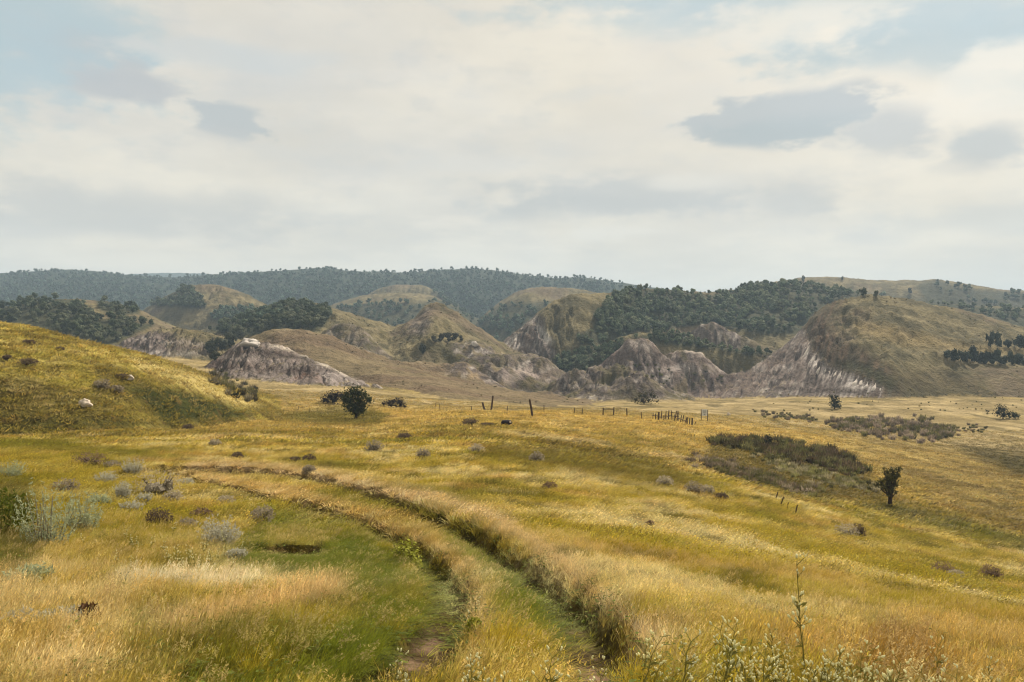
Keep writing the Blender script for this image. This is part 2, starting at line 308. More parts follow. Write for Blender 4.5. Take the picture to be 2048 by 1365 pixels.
    put(lmask(px, py, STRIP_A, 13)*near, mixc(alb(180,154,88)+0*c, alb(210,184,128), sstep(-.2,.3,n3)), 0.15)
    put(lmask(px, py, STRIP_B, 13)*near, mixc(alb(186,160,106)+0*c, alb(218,194,146), sstep(-.2,.3,n3)), 0.17)
    return np.clip(c, 0.004, 0.9), np.clip(h, 0.06, 0.6)

def ground_albedo():
    px, py, x, y = PX, PYV, XX, YY
    C = np.zeros(PX.shape+(3,)); 
    m = YY < 330
    C[m] = meadow(px[m], py[m], x[m], y[m])[0]
    nb = fbm(x/18, y/18, 4, 201); nc = fbm(x/5, y/5, 3, 202); nd = fbm(x/60, y/60, 4, 203)
    fl = mixc(FLOOR+0*C, FLOOR2, sstep(-0.2, 0.3, nb+0.5*nc)); fl = mixc(fl, alb(146,128,76), 0.7*sstep(0.05, 0.35, nd+0.4*nc))
    fl = mixc(fl, alb(104,92,56), 0.8*sstep(0.22, 0.34, fbm(x/11, y/26, 3, 204)))
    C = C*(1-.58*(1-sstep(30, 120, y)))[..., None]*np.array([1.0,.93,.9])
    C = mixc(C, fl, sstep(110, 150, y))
    hg = mixc(HGRASS+0*C, HGRASS2, sstep(-0.25, 0.25, nb+0.5*nc)); hg = mixc(hg, HPINK, 0.65*sstep(0.0, 0.35, nd+0.3*nc))
    hg = mixc(hg, alb(92,84,52), 0.6*sstep(0.2, 0.4, fbm(x/9, y/20, 3, 205)))
    band = fbm(ZZ/1.6+0.4*nb, ZZ*0+nd*1.5, 3, 210); flut = fbm((x-0.55*y)/2.2, y/30, 3, 211)
    cl = mixc(CLAY+0*C, CLAYL, 0.85*sstep(0.08, 0.42, band*.8+0.8*flut)); cl = mixc(cl, CLAYD, 0.85*sstep(0.05, 0.38, -band+0.7*nc-0.3*flut))
    cl = mixc(cl, CLAYP, 0.5*sstep(0.0, 0.3, nd+0.3*nb))
    idx = {n: i for i, n in enumerate(RNAMES)}
    def on(*n): return np.isin(LAB, [idx[k] for k in n])
    hills = (LAB >= 0) & (LAB != idx['left_fg'])
    C = np.where(hills[..., None], hg, C)
    # tan-pink long slope behind the left butte
    s = on('slope_left'); C = np.where(s[..., None], mixc(mixc(hg, alb(122,106,80), np.full(PX.shape, .6)), alb(100,83,66), 0.7*sstep(-.1,.3,fbm(x/40,y/16,4,220))), C)
    # left foreground hill
    lf = on('left_fg') & (YY < 170)
    if lf.any():
        a = meadow(px[lf], py[lf], x[lf], y[lf])[0]
        n = fbm(x[lf]/3, y[lf]/3, 4, 230); q = fbm(x[lf]/11, y[lf]/11, 3, 231)
        a = mixc(alb(132,120,48)+0*a, alb(174,158,90), sstep(-.2,.3,n)); a = mixc(a, alb(88,78,28), 0.9*sstep(-.1,.3,q+.6*n+.45*sstep(690,840,py[lf])-.14))
        pxl, pyl = px[lf], py[lf]
        a = mixc(a, alb(198,178,116), 0.6*pmask(pxl, pyl, [(250,712),(400,750),(520,812),(470,815),(380,775),(280,735)], 12))
        a = mixc(a, alb(46,52,18), 0.9*pmask(pxl, pyl, [(250,775),(340,775),(430,800),(510,825),(500,838),(420,840),(330,848),(300,815)], 12)*sstep(-.5,.1,n+.3))
        a = mixc(a, alb(60,58,20), 0.8*pmask(pxl, pyl, [(-100,812),(90,835),(250,838),(300,850),(160,862),(-100,880)], 12)*sstep(-.4,.1,n+.15))
        a = mixc(a, alb(98,80,40), 0.7*sstep(.25,.4,fbm(x[lf]/1.6,y[lf]/1.6,3,232)))
        C[lf] = a
    bare = np.zeros(PX.shape)
    def clay(names, mask, k=1.0):
        nonlocal bare
        bare = np.maximum(bare, on(*names)*mask*k)
    clay(['butte_left'], np.where(TT < 1.02, sstep(0.02, 0.1, TT), 0))
    clay(['cliff_low'], np.maximum(pmask(px, py, [(225,690),(290,662),(345,668),(330,690),(345,712),(210,716)], 10), 0.55*pmask(px, py, [(330,668),(420,690),(420,712),(340,716)], 10)))
    clay(['mound'], sstep(-.35,.1,nc)*(TT < 1.1), 0.75)
    clay(['butte_small'], pmask(px, py, [(820,640),(855,616),(868,622),(862,650),(850,672),(815,668)], 8), 0.7)
    clay(['butte_centre'], pmask(px, py, [(960,720),(985,695),(1010,672),(1040,650),(1072,628),(1090,640),(1085,668),(1105,690),(1120,722)], 9)*sstep(-.55,-.1,nc+.25))
    clay(['cone_a'], pmask(px, py, [(1150,760),(1205,715),(1262,680),(1300,688),(1380,745),(1340,780),(1200,780)], 6))
    clay(['cone_b', 'cone_c'], sstep(-.3,.15,nc+.18)*np.where(px > 1480, .35, 1))
    clay(['cone_e', 'cone_f'], sstep(-.3,.2,nb+.5*nc+.05), 0.85)
    low = [(1300,830),(1320,792),(1400,768),(1500,728),(1560,690),(1600,650),(1612,668),(1622,700),(1650,728),(1690,745),(1730,760),(1765,776),(1765,800)]
    clay(['butte_right'], pmask(px, py, low, 7)*sstep(-.7,-.1,nc+.35))
    # shoulder of the right butte: dark brush, deepened to put its shade into the colour
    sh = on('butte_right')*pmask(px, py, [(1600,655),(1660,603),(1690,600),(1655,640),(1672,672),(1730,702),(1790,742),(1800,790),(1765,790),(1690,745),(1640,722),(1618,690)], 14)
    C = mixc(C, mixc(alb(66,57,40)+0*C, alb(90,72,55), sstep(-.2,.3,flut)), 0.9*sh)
    C = mixc(C, alb(64,64,38), 0.8*on('butte_right')*pmask(px, py, [(1665,725),(1720,725),(1800,760),(1780,785),(1740,755)], 9))
    C = mixc(C, alb(84,74,50), 0.7*on('butte_right','bench_right')*pmask(px, py, [(1780,740),(1880,740),(1960,760),(1960,785),(1800,785)], 18))
    C = mixc(C, alb(150,130,86), 0.5*on('butte_right')*pmask(px, py, [(1700,640),(1800,655),(1930,690),(2060,700),(2060,712),(1900,700),(1800,690),(1720,665)], 10))
    kz = KN*(YY > 240)*np.clip(pmask(px, py, [(900,690),(1560,660),(1560,800),(1080,800),(900,760)], 20)+.2, 0, 1); bare = np.maximum(bare, kz*sstep(-.25,.15,nc+.5*nb))
    C = mixc(C, mixc(hg, alb(150,130,104), sstep(-.2,.3,nb)), .5*kz*(1-np.clip(bare,0,1)))
    # low eroded floor between the cones
    fr = pmask(px, py, [(980,735),(1100,722),(1180,745),(1340,780),(1480,760),(1520,790),(1300,800),(1160,800),(1060,770)], 14)
    bare = np.maximum(bare, 0.6*fr*(YY > 240)*sstep(0.0, .3, nb+.6*nc))
    bare = np.maximum(bare, 0.8*pmask(px, py, [(900,690),(940,680),(975,690),(990,715),(930,710)], 7)*(YY > 280)*sstep(-.3,.2,nc))
    slope = np.hypot(np.gradient(ZZ, axis=1)/np.gradient(YY, axis=1), np.gradient(ZZ, axis=0)/np.gradient(XX, axis=0)); bare = bare*(.25+.75*sstep(.16, .46, slope+.12*nc))
    global BAREM; BAREM = np.clip(bare, 0, 1)
    C = mixc(C, cl, np.clip(bare, 0, 1))
    # pale seams and white beds
    C = mixc(C, alb(206,194,176), 0.9*on('butte_left')*lmask(px, py, [(535,690),(580,700),(620,716),(660,736),(694,752)], 3.0))
    C = mixc(C, alb(160,150,144), 0.8*on('butte_left','slope_left')*pmask(px, py, [(610,745),(650,738),(690,752),(740,770),(640,760)], 6))
    C = mixc(C, alb(92,62,46), 0.8*on('butte_left')*pmask(px, py, [(575,762),(610,745),(640,752),(650,766)], 5))
    st = fbm((ZZ+.02*x)*.55, x/60, 3, 260); C = mixc(C, alb(160,148,142), .45*on('butte_left','cliff_low','cone_a','cone_b')*sstep(.02,.22,st)*(bare > .4)); C = mixc(C, alb(78,64,60), .6*on('butte_left','cliff_low','cone_a','cone_b')*sstep(.05,.25,-st)*(bare > .4))
    C = mixc(C, alb(176,164,156), .35*on('butte_left')*pmask(px, py, [(430,742),(520,740),(640,752),(640,770),(430,765)], 6)*sstep(-.2,.2,nc))
    C = mixc(C, CLAYD, .45*on('butte_left')*(bare > .2)*sstep(-.3,.3,nc-.3*flut))
    C = mixc(C, CLAYD*.8, 0.8*on('butte_left')*lmask(px, py, [(475,697),(530,702),(560,712),(600,716),(640,722)], 4))
    C = mixc(C, alb(196,184,170), 0.85*lmask(px, py, [(1372,700),(1400,704),(1420,714),(1436,732)], 4)*on('cone_b'))
    C = mixc(C, alb(180,170,160), 0.8*lmask(px, py, [(1262,687),(1284,688),(1300,698)], 5)*on('cone_a'))
    C = mixc(C, alb(190,182,174), 0.8*pmask(px, py, [(1000,690),(1030,672),(1050,690),(1010,712)], 6)*on('butte_centre')*sstep(-.2,.2,flut+nc))
    C = mixc(C, alb(196,190,182), 0.85*pmask(px, py, [(1075,650),(1088,658),(1108,685),(1095,690),(1078,672)], 5)*on('butte_centre')*sstep(-.2,.2,nc+.1))
    ROW = [(1610,690),(1622,715),(1640,736),(1665,748),(1690,755),(1712,764),(1735,774),(1760,782)]
    st = fbm((x-0.75*y)/1.5, y/40, 3, 250); C = mixc(C, alb(200,192,186), .75*on('butte_right')*np.exp(-((segdist(px, py-4, ROW))/13)**2)*sstep(.0,.22,st))
    C = mixc(C, alb(150,136,128), .5*on('butte_right')*pmask(px, py, [(1540,735),(1600,690),(1625,735),(1690,760),(1640,785),(1480,785)], 10)*sstep(.02,.25,st))
    C = mixc(C, alb(184,168,160), 0.7*pmask(px, py, [(1000,745),(1060,735),(1080,755),(1010,765)], 8)*sstep(-.2,.2,nb))
    # forest floor under the woods
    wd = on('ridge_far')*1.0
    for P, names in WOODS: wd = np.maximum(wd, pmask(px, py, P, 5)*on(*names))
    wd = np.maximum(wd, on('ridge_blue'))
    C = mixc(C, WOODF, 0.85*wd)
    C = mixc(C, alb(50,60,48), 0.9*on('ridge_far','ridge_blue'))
    # track and burrow
    dirt = np.clip(lmask(px, py, [(700,1040),(640,1030),(560,1012)], 9)+lmask(px, py, [(1150,1280),(1180,1330),(1200,1380)], 26)+lmask(px, py, [(820,1330),(860,1290)], 24), 0, 1)
    C = mixc(C, mixc(EARTH+0*C, alb(70,70,26), sstep(-.1,.3,nc)), 0.9*RUTM)
    C = mixc(C, PINKSOIL, 0.85*dirt*np.maximum(RUTM, .25)*sstep(-.4,.2,fbm(x/.5,y/.5,3,240)))
    C = mixc(C, alb(72,52,32), np.clip((1-sstep(.7,1.15,bd))*NEAR*1.2, 0, 1))
    return np.clip(C, 0.004, 0.85)
# woods: outline as seen, and the hills it grows on
WOODS = [
 ([(-200,606),(0,606),(60,600),(125,594),(165,606),(195,640),(250,640),(310,650),(290,660),(240,682),(200,700),(-200,700)], ['hill_wooded']),
 ([(190,602),(235,594),(300,606),(275,628),(250,632),(200,622)], ['hill_wooded']),
 ([(365,648),(420,632),(520,632),(555,616),(600,610),(655,614),(662,632),(640,662),(560,668),(500,672),(470,676),(400,656)], ['hill_centre']),
 ([(296,612),(330,590),(372,574),(398,590),(412,618),(330,616)], ['hill_grey']),
 ([(440,618),(560,618),(560,640),(420,640)], ['hill_grey', 'hill_centre']),
 ([(600,650),(680,614),(740,606),(830,606),(880,600),(980,640),(980,690),(600,690)], ['shoulder_a']),
 ([(860,580),(930,590),(960,640),(880,600)], ['shoulder_b', 'shoulder_a']),
 ([(940,655),(1000,610),(1060,604),(1110,606),(1180,600),(1300,600),(1300,690),(940,690)], ['shoulder_c']),
 ([(1236,590),(1290,578),(1352,580),(1420,590),(1480,578),(1520,566),(1600,566),(1650,574),(1780,592),(2060,622),(2060,660),(1640,660),(1600,668),(1540,670),(1480,660),(1400,650),(1330,662),(1270,664),(1220,690),(1160,690),(1152,672),(1185,655),(1200,620)], ['butte_centre']),
 ([(1108,720),(1160,700),(1220,690),(1310,664),(1420,668),(1500,690),(1570,706),(1500,712),(1440,700),(1330,690),(1260,690),(1190,735),(1160,748),(1112,738)], ['cone_d', 'butte_centre']),
 ([(1560,574),(1640,576),(1720,584),(1780,592),(1850,600),(1840,580),(1830,568),(1880,560),(1910,572),(1960,580),(2060,586),(2400,596),(2400,680),(1500,680)], ['ridge_right']),
 ([(1960,640),(2060,640),(2300,640),(2300,700),(1960,700)], ['hump_right']),
]
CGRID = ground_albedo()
# ------------------------------------------------------------------ materials
class NT:
    def __init__(s, tree): s.t = tree; s.n = tree.nodes; s.l = tree.links
    def new(s, typ, **kw):
        n = s.n.new(typ)
        for k, v in kw.items(): setattr(n, k, v)
        return n
    def put(s, sock, v):
        if hasattr(v, 'default_value') or hasattr(v, 'is_linked'): s.l.new(v, sock)
        else: sock.default_value = v
    def math(s, op, a, b=0.0, c=None, clamp=False):
        n = s.new('ShaderNodeMath', operation=op, use_clamp=clamp); s.put(n.inputs[0], a); s.put(n.inputs[1], b)
        if c is not None: s.put(n.inputs[2], c)
        return n.outputs[0]
    def mix(s, f, a, b, blend='MIX'):
        n = s.new('ShaderNodeMix', data_type='RGBA', blend_type=blend); s.put(n.inputs[0], f)
        s.put(n.inputs[6], a if not isinstance(a, tuple) else (*a[:3], 1)); s.put(n.inputs[7], b if not isinstance(b, tuple) else (*b[:3], 1))
        return n.outputs[2]
    def smooth(s, x, lo, hi):
        n = s.new('ShaderNodeMapRange', interpolation_type='SMOOTHSTEP'); s.put(n.inputs[0], x); n.inputs[1].default_value = lo; n.inputs[2].default_value = hi
        return n.outputs[0]
    def noise(s, vec, scale, detail=4, rough=.55):
        n = s.new('ShaderNodeTexNoise'); s.put(n.inputs['Vector'], vec); n.inputs['Scale'].default_value = scale; n.inputs['Detail'].default_value = detail; n.inputs['Roughness'].default_value = rough
        return n.outputs['Fac']
def material(name):
    m = bpy.data.materials.new(name); m.use_nodes = True; m.node_tree.nodes.clear(); t = NT(m.node_tree)
    return m, t, t.new('ShaderNodeOutputMaterial')
def bsdf(t, out, col, rough=.9, spec=.2, trans=0.0, bump=None):
    p = t.new('ShaderNodeBsdfPrincipled'); t.put(p.inputs['Base Color'], col if not isinstance(col, tuple) else (*col, 1)); p.inputs['Roughness'].default_value = rough
    p.inputs['Specular IOR Level'].default_value = spec
    if bump is not None: t.l.new(bump, p.inputs['Normal'])
    if trans:
        d = t.new('ShaderNodeBsdfTranslucent'); t.put(d.inputs[0], col if not isinstance(col, tuple) else (*col, 1))
        m = t.new('ShaderNodeMixShader'); m.inputs[0].default_value = trans; t.l.new(p.outputs[0], m.inputs[1]); t.l.new(d.outputs[0], m.inputs[2]); t.l.new(m.outputs[0], out.inputs[0])
    else: t.l.new(p.outputs[0], out.inputs[0])
    return p
def simple(name, rgb, var=.25, scale=6, rough=.9, trans=0.0, bump=0.0, spec=.15):
    m, t, o = material(name); tc = t.new('ShaderNodeTexCoord').outputs['Object']
    n = t.noise(tc, scale, 5); k = t.smooth(n, .3, .7)
    a = alb(*rgb); col = t.mix(k, tuple(a*(1-var)), tuple(np.clip(a*(1+var), 0, .9)))
    oi = t.new('ShaderNodeObjectInfo'); col = t.mix(1.0, col, t.mix(oi.outputs['Random'], (.82,.82,.82), (1.14,1.1,1.05)), 'MULTIPLY')
    b = None
    if bump:
        bn = t.new('ShaderNodeBump'); bn.inputs['Strength'].default_value = bump; bn.inputs['Distance'].default_value = .05; t.l.new(n, bn.inputs['Height']); b = bn.outputs[0]
    bsdf(t, o, col, rough, spec, trans, b); return m
def ground_material():
    m, t, o = material('ground_cover')
    col = t.new('ShaderNodeVertexColor', layer_name='cover').outputs[0]
    pos = t.new('ShaderNodeNewGeometry').outputs['Position']
    cd = t.new('ShaderNodeVectorMath', operation='LENGTH'); t.l.new(pos, cd.inputs[0]); dist = cd.outputs['Value']
    n1 = t.noise(pos, 3.0, 6, .65); n2 = t.noise(pos, .55, 6, .65); n3 = t.noise(pos, .12, 6, .65)
    a = t.math('MULTIPLY_ADD', t.math('SUBTRACT', n1, .5), .9, 1.0)
    b = t.math('MULTIPLY_ADD', t.math('SUBTRACT', n2, .5), 1.1, 1.0)
    c = t.math('MULTIPLY_ADD', t.math('SUBTRACT', n3, .5), 1.1, 1.0)
    k = t.math('MULTIPLY', t.math('MULTIPLY', a, b), c)
    cc = t.new('ShaderNodeVectorMath', operation='SCALE'); t.l.new(col, cc.inputs[0]); t.l.new(k, cc.inputs['Scale'])
    bn = t.new('ShaderNodeBump'); bn.inputs['Strength'].default_value = 1.0; bn.inputs['Distance'].default_value = 1.0
    hh = t.math('ADD', t.math('MULTIPLY', n2, .9), t.math('ADD', t.math('MULTIPLY', n3, 3.2), t.math('MULTIPLY', n1, .10))); t.l.new(hh, bn.inputs['Height'])
    bsdf(t, o, cc.outputs[0], 1.0, .05, 0, bn.outputs[0]); return m
GM = ground_material()

def tag(o, label=None, cat=None, group=None, kind=None):
    if label: o['label'] = label
    if cat: o['category'] = cat
    if group: o['group'] = group
    if kind: o['kind'] = kind
    return o
def link(name, me, mat=None, parent=None):
    if mat and not me.materials: me.materials.append(mat)
    o = bpy.data.objects.new(name, me); COL.objects.link(o)
    if parent: o.parent = parent
    return o

# ------------------------------------------------------------------ the land: one sheet, cut into its named pieces
def build_land():
    P = np.stack([XX, YY+0*XX, ZZ], -1)
    # grid normals
    du = np.gradient(P, axis=0); dv = np.gradient(P, axis=1)
    N = np.cross(du, dv); N /= np.linalg.norm(N, axis=-1, keepdims=True)+1e-12; N[N[..., 2] < 0] *= -1
    fl = np.round((LAB[:-1,:-1]+0*LAB[1:,1:])).astype(int)
    rut = (RUTM[:-1,:-1] > .45) & (YY[:-1,:-1] < 60)
    ids = fl+2; ids[fl < 0] = 0; ids[rut] = 1
    names = ['ground', 'track']+['hill']*len(RNAMES)
    ii, jj = np.meshgrid(np.arange(NC-1), np.arange(NR-1), indexing='ij')
    v = lambda a, b: a*NR+b
    quads = np.stack([v(ii,jj), v(ii+1,jj), v(ii+1,jj+1), v(ii,jj+1)], -1).reshape(-1, 4); idf = ids.reshape(-1)
    Pf = P.reshape(-1, 3); Nf = N.reshape(-1, 3); Cf = CGRID.reshape(-1, 3)
    for k, nm in enumerate(names):
        q = quads[idf == k]
        if not len(q): continue
        u, inv = np.unique(q.reshape(-1), return_inverse=True)
        me = bpy.data.meshes.new(nm); nf = len(q)
        me.vertices.add(len(u)); me.vertices.foreach_set('co', Pf[u].astype(np.float32).ravel())
        me.loops.add(nf*4); me.loops.foreach_set('vertex_index', inv.astype(np.int32).ravel())
        me.polygons.add(nf); me.polygons.foreach_set('loop_start', np.arange(0, nf*4, 4, dtype=np.int32))
        me.polygons.foreach_set('use_smooth', np.ones(nf, bool))
        me.update(calc_edges=True)
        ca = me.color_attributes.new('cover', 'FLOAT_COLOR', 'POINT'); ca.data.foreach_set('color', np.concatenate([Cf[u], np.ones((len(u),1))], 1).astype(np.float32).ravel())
        me.normals_split_custom_set_from_vertices(Nf[u].astype(np.float32))
        o = link(nm, me, GM); o['kind'] = 'structure'
build_land()

# ------------------------------------------------------------------ sun, sky, air, camera
SUN_AZ, SUN_EL = 30.0, 43.0      # degrees right of the view, degrees up
sd = bpy.data.lights.new('sun', 'SUN'); sd.energy = 4.8; sd.angle = math.radians(0.6); sd.color = (1.0, .9, .76)
so = bpy.data.objects.new('sun', sd); COL.objects.link(so)
ld = Vector((math.sin(math.radians(SUN_AZ))*math.cos(math.radians(SUN_EL)), math.cos(math.radians(SUN_AZ))*math.cos(math.radians(SUN_EL)), math.sin(math.radians(SUN_EL))))
so.rotation_euler = ld.to_track_quat('Z', 'Y').to_euler(); so.location = (0, 0, 60)
def build_sky():
    w = bpy.data.worlds.new('World'); SC.world = w; w.use_nodes = True; w.node_tree.nodes.clear(); t = NT(w.node_tree)
    out = t.new('ShaderNodeOutputWorld'); bg = t.new('ShaderNodeBackground'); bg.inputs['Strength'].default_value = 0.1; t.l.new(bg.outputs[0], out.inputs[0])
    sk = t.new('ShaderNodeTexSky', sky_type='NISHITA'); sk.sun_disc = False; sk.sun_elevation = math.radians(SUN_EL); sk.sun_rotation = math.radians(SUN_AZ); sk.dust_density = 1.5
    d = t.new('ShaderNodeTexCoord').outputs['Generated']
    sx = t.new('ShaderNodeSeparateXYZ'); t.l.new(d, sx.inputs[0]); X, Y, Z = sx.outputs
    az = t.math('ARCTAN2', X, Y); el = t.math('ARCSINE', Z)
    # thin cloud deck seen edge-on: plane coordinates so streaks flatten towards the horizon
    zz = t.math('ADD', t.math('MAXIMUM', Z, 0.0), .10)
    cv = t.new('ShaderNodeCombineXYZ'); t.l.new(t.math('DIVIDE', X, zz), cv.inputs[0]); t.l.new(t.math('DIVIDE', Y, zz), cv.inputs[1]); deck = cv.outputs[0]
    av = t.new('ShaderNodeCombineXYZ'); t.l.new(az, av.inputs[0]); t.l.new(t.math('MULTIPLY', el, 2.2), av.inputs[1]); ang = av.outputs[0]
    n1 = t.noise(deck, .75, 6, .55); n2 = t.noise(ang, 5.5, 6, .55); n3 = t.noise(ang, 22, 5, .55); n4 = t.noise(ang, 2.2, 3, .5); n5 = t.noise(deck, 1.7, 7, .6); n6 = t.noise(ang, 13, 7, .62)
    L = lambda r, g, b: tuple(lin((r, g, b))*SKYG*np.array([1.045, 1.0, .95]))
    col = t.mix(t.smooth(n1, .38, .66), L(209,206,196), L(231,226,211))
    col = t.mix(t.math('MULTIPLY', t.smooth(n2, .48, .70), .6), col, L(202,204,202)); col = t.mix(t.math('MULTIPLY', t.smooth(n5, .5, .76), .5), col, L(240,233,217)); col = t.mix(t.math('MULTIPLY', t.smooth(n6, .48, .72), .6), col, L(200,201,197))
    # creamier towards the upper right, greyer near the horizon
    warm = t.math('MULTIPLY', t.smooth(az, -.1, .6), t.smooth(el, .05, .3)); col = t.mix(t.math('MULTIPLY', warm, .8), col, L(239,231,212))
    col = t.mix(t.math('MULTIPLY', t.smooth(el, .16, .02), .55), col, L(219,217,207))
    wx = t.math('SUBTRACT', n2, .5); wy = t.math('SUBTRACT', n3, .5)
    def blob(cx, cy, rx, ry, rgb, k, s0=1.45, s1=.4, warp=1.15):
        nonlocal col
        a0 = math.atan2(cx-CX, F); e0 = math.atan2(CY-cy, math.hypot(F, cx-CX))
        u = t.math('DIVIDE', t.math('SUBTRACT', az, a0), rx/F); v = t.math('DIVIDE', t.math('SUBTRACT', el, e0), ry/F)
        u = t.math('ADD', u, t.math('ADD', t.math('MULTIPLY', wx, 1.9*warp), t.math('MULTIPLY', wy, 1.5*warp))); v = t.math('ADD', v, t.math('ADD', t.math('MULTIPLY', wx, 1.7*warp), t.math('MULTIPLY', wy, -1.6*warp)))
        r = t.math('SQRT', t.math('ADD', t.math('MULTIPLY', u, u), t.math('MULTIPLY', v, v)))
        col = t.mix(t.math('MULTIPLY', t.smooth(r, s0, s1), k), col, L(*rgb))
    SKB = (172,192,199); GB = (178,185,187); GG = (188,190,189); WH = (240,234,218)
    blob(40,60,210,90,SKB,.85); blob(150,100,80,40,GB,.6); blob(-250,60,300,120,SKB,.8)
    blob(1900,40,300,55,SKB,.9); blob(1820,115,190,38,(170,188,193),.8); blob(2300,60,300,90,SKB,.9); blob(1350,15,110,40,SKB,.6); blob(1640,-40,500,60,SKB,.8)
    blob(2010,120,90,28,WH,.8); blob(1960,200,200,40,WH,.6); blob(1620,40,160,40,(238,232,216),.6)
    blob(430,110,150,26,(197,203,203),.6); blob(560,125,130,24,(199,205,205),.5)
    blob(245,174,100,26,(182,185,186),.9,1.3,.6,.8); blob(262,148,30,26,(184,187,187),.8,1.3,.6,.8); blob(462,238,82,36,GB,.9,1.2,.75); blob(440,268,70,14,GG,.4)
    blob(1550,240,150,48,GB,.95,1.2,.7); blob(1570,262,120,24,(168,180,184),.7); blob(1770,276,80,42,(184,188,188),.85); blob(1975,290,60,32,(182,188,189),.85); blob(1930,330,60,18,GG,.4)
    blob(1250,398,300,44,(186,189,188),.85); blob(1180,415,190,24,(182,186,186),.5); blob(1600,404,70,28,(192,194,192),.8); blob(1380,362,90,16,(224,222,212),.6); blob(1200,470,80,14,(226,224,214),.7)
    blob(280,425,330,42,(190,192,190),.75); blob(120,390,180,24,(198,199,195),.5); blob(1980,440,180,26,(200,203,200),.6); blob(1150,190,60,14,(212,212,206),.6); blob(950,330,120,16,(208,208,202),.5)
    cover = t.math('MULTIPLY_ADD', t.smooth(n4, .3, .7), .08, .91)
    fin = t.mix(cover, sk.outputs[0], col)
    t.l.new(fin, bg.inputs['Color'])
EXPO = 0.82; DENOISE = True
SKYG = 10.7/2**EXPO
build_sky()
def haze_box():
    x0, x1, y0, y1, z0, z1 = -14500, 14500, -400, 6700, float(ZZ.min())-1.0, float(ZZ.max())+12.0
    me = bpy.data.meshes.new('haze'); me.from_pydata([(x,y,z) for z in (z0,z1) for y in (y0,y1) for x in (x0,x1)], [], [(0,2,3,1),(4,5,7,6),(0,1,5,4),(1,3,7,5),(3,2,6,7),(2,0,4,6)]); me.update()
    m, t, o = material('air'); v = t.new('ShaderNodeVolumePrincipled'); v.inputs['Color'].default_value = (.58,.78,1.0,1); v.inputs['Density'].default_value = HAZE; t.l.new(v.outputs[0], o.inputs['Volume'])
    h = link('haze', me, m); h['kind'] = 'stuff'; h['label'] = 'pale blue haze veiling the distant hills'; h['category'] = 'haze'
HAZE = 2.4e-4
if HAZE: haze_box()
cd = bpy.data.cameras.new('camera'); cd.lens = 28; cd.sensor_width = 36; cd.clip_end = 30000; cd.clip_start = .05
co = bpy.data.objects.new('camera', cd); COL.objects.link(co); co.location = (0,0,CAMZ); co.rotation_euler = (math.pi/2,0,0); SC.camera = co
SC.view_settings.view_transform = 'Standard'; SC.view_settings.look = 'None'; SC.view_settings.exposure = EXPO; SC.view_settings.gamma = 1
SC.cycles.use_denoising = DENOISE; SC.cycles.filter_width = 1.15
SC.cycles.max_bounces = 5; SC.cycles.diffuse_bounces = 2; SC.cycles.transmission_bounces = 3; SC.cycles.volume_bounces = 0
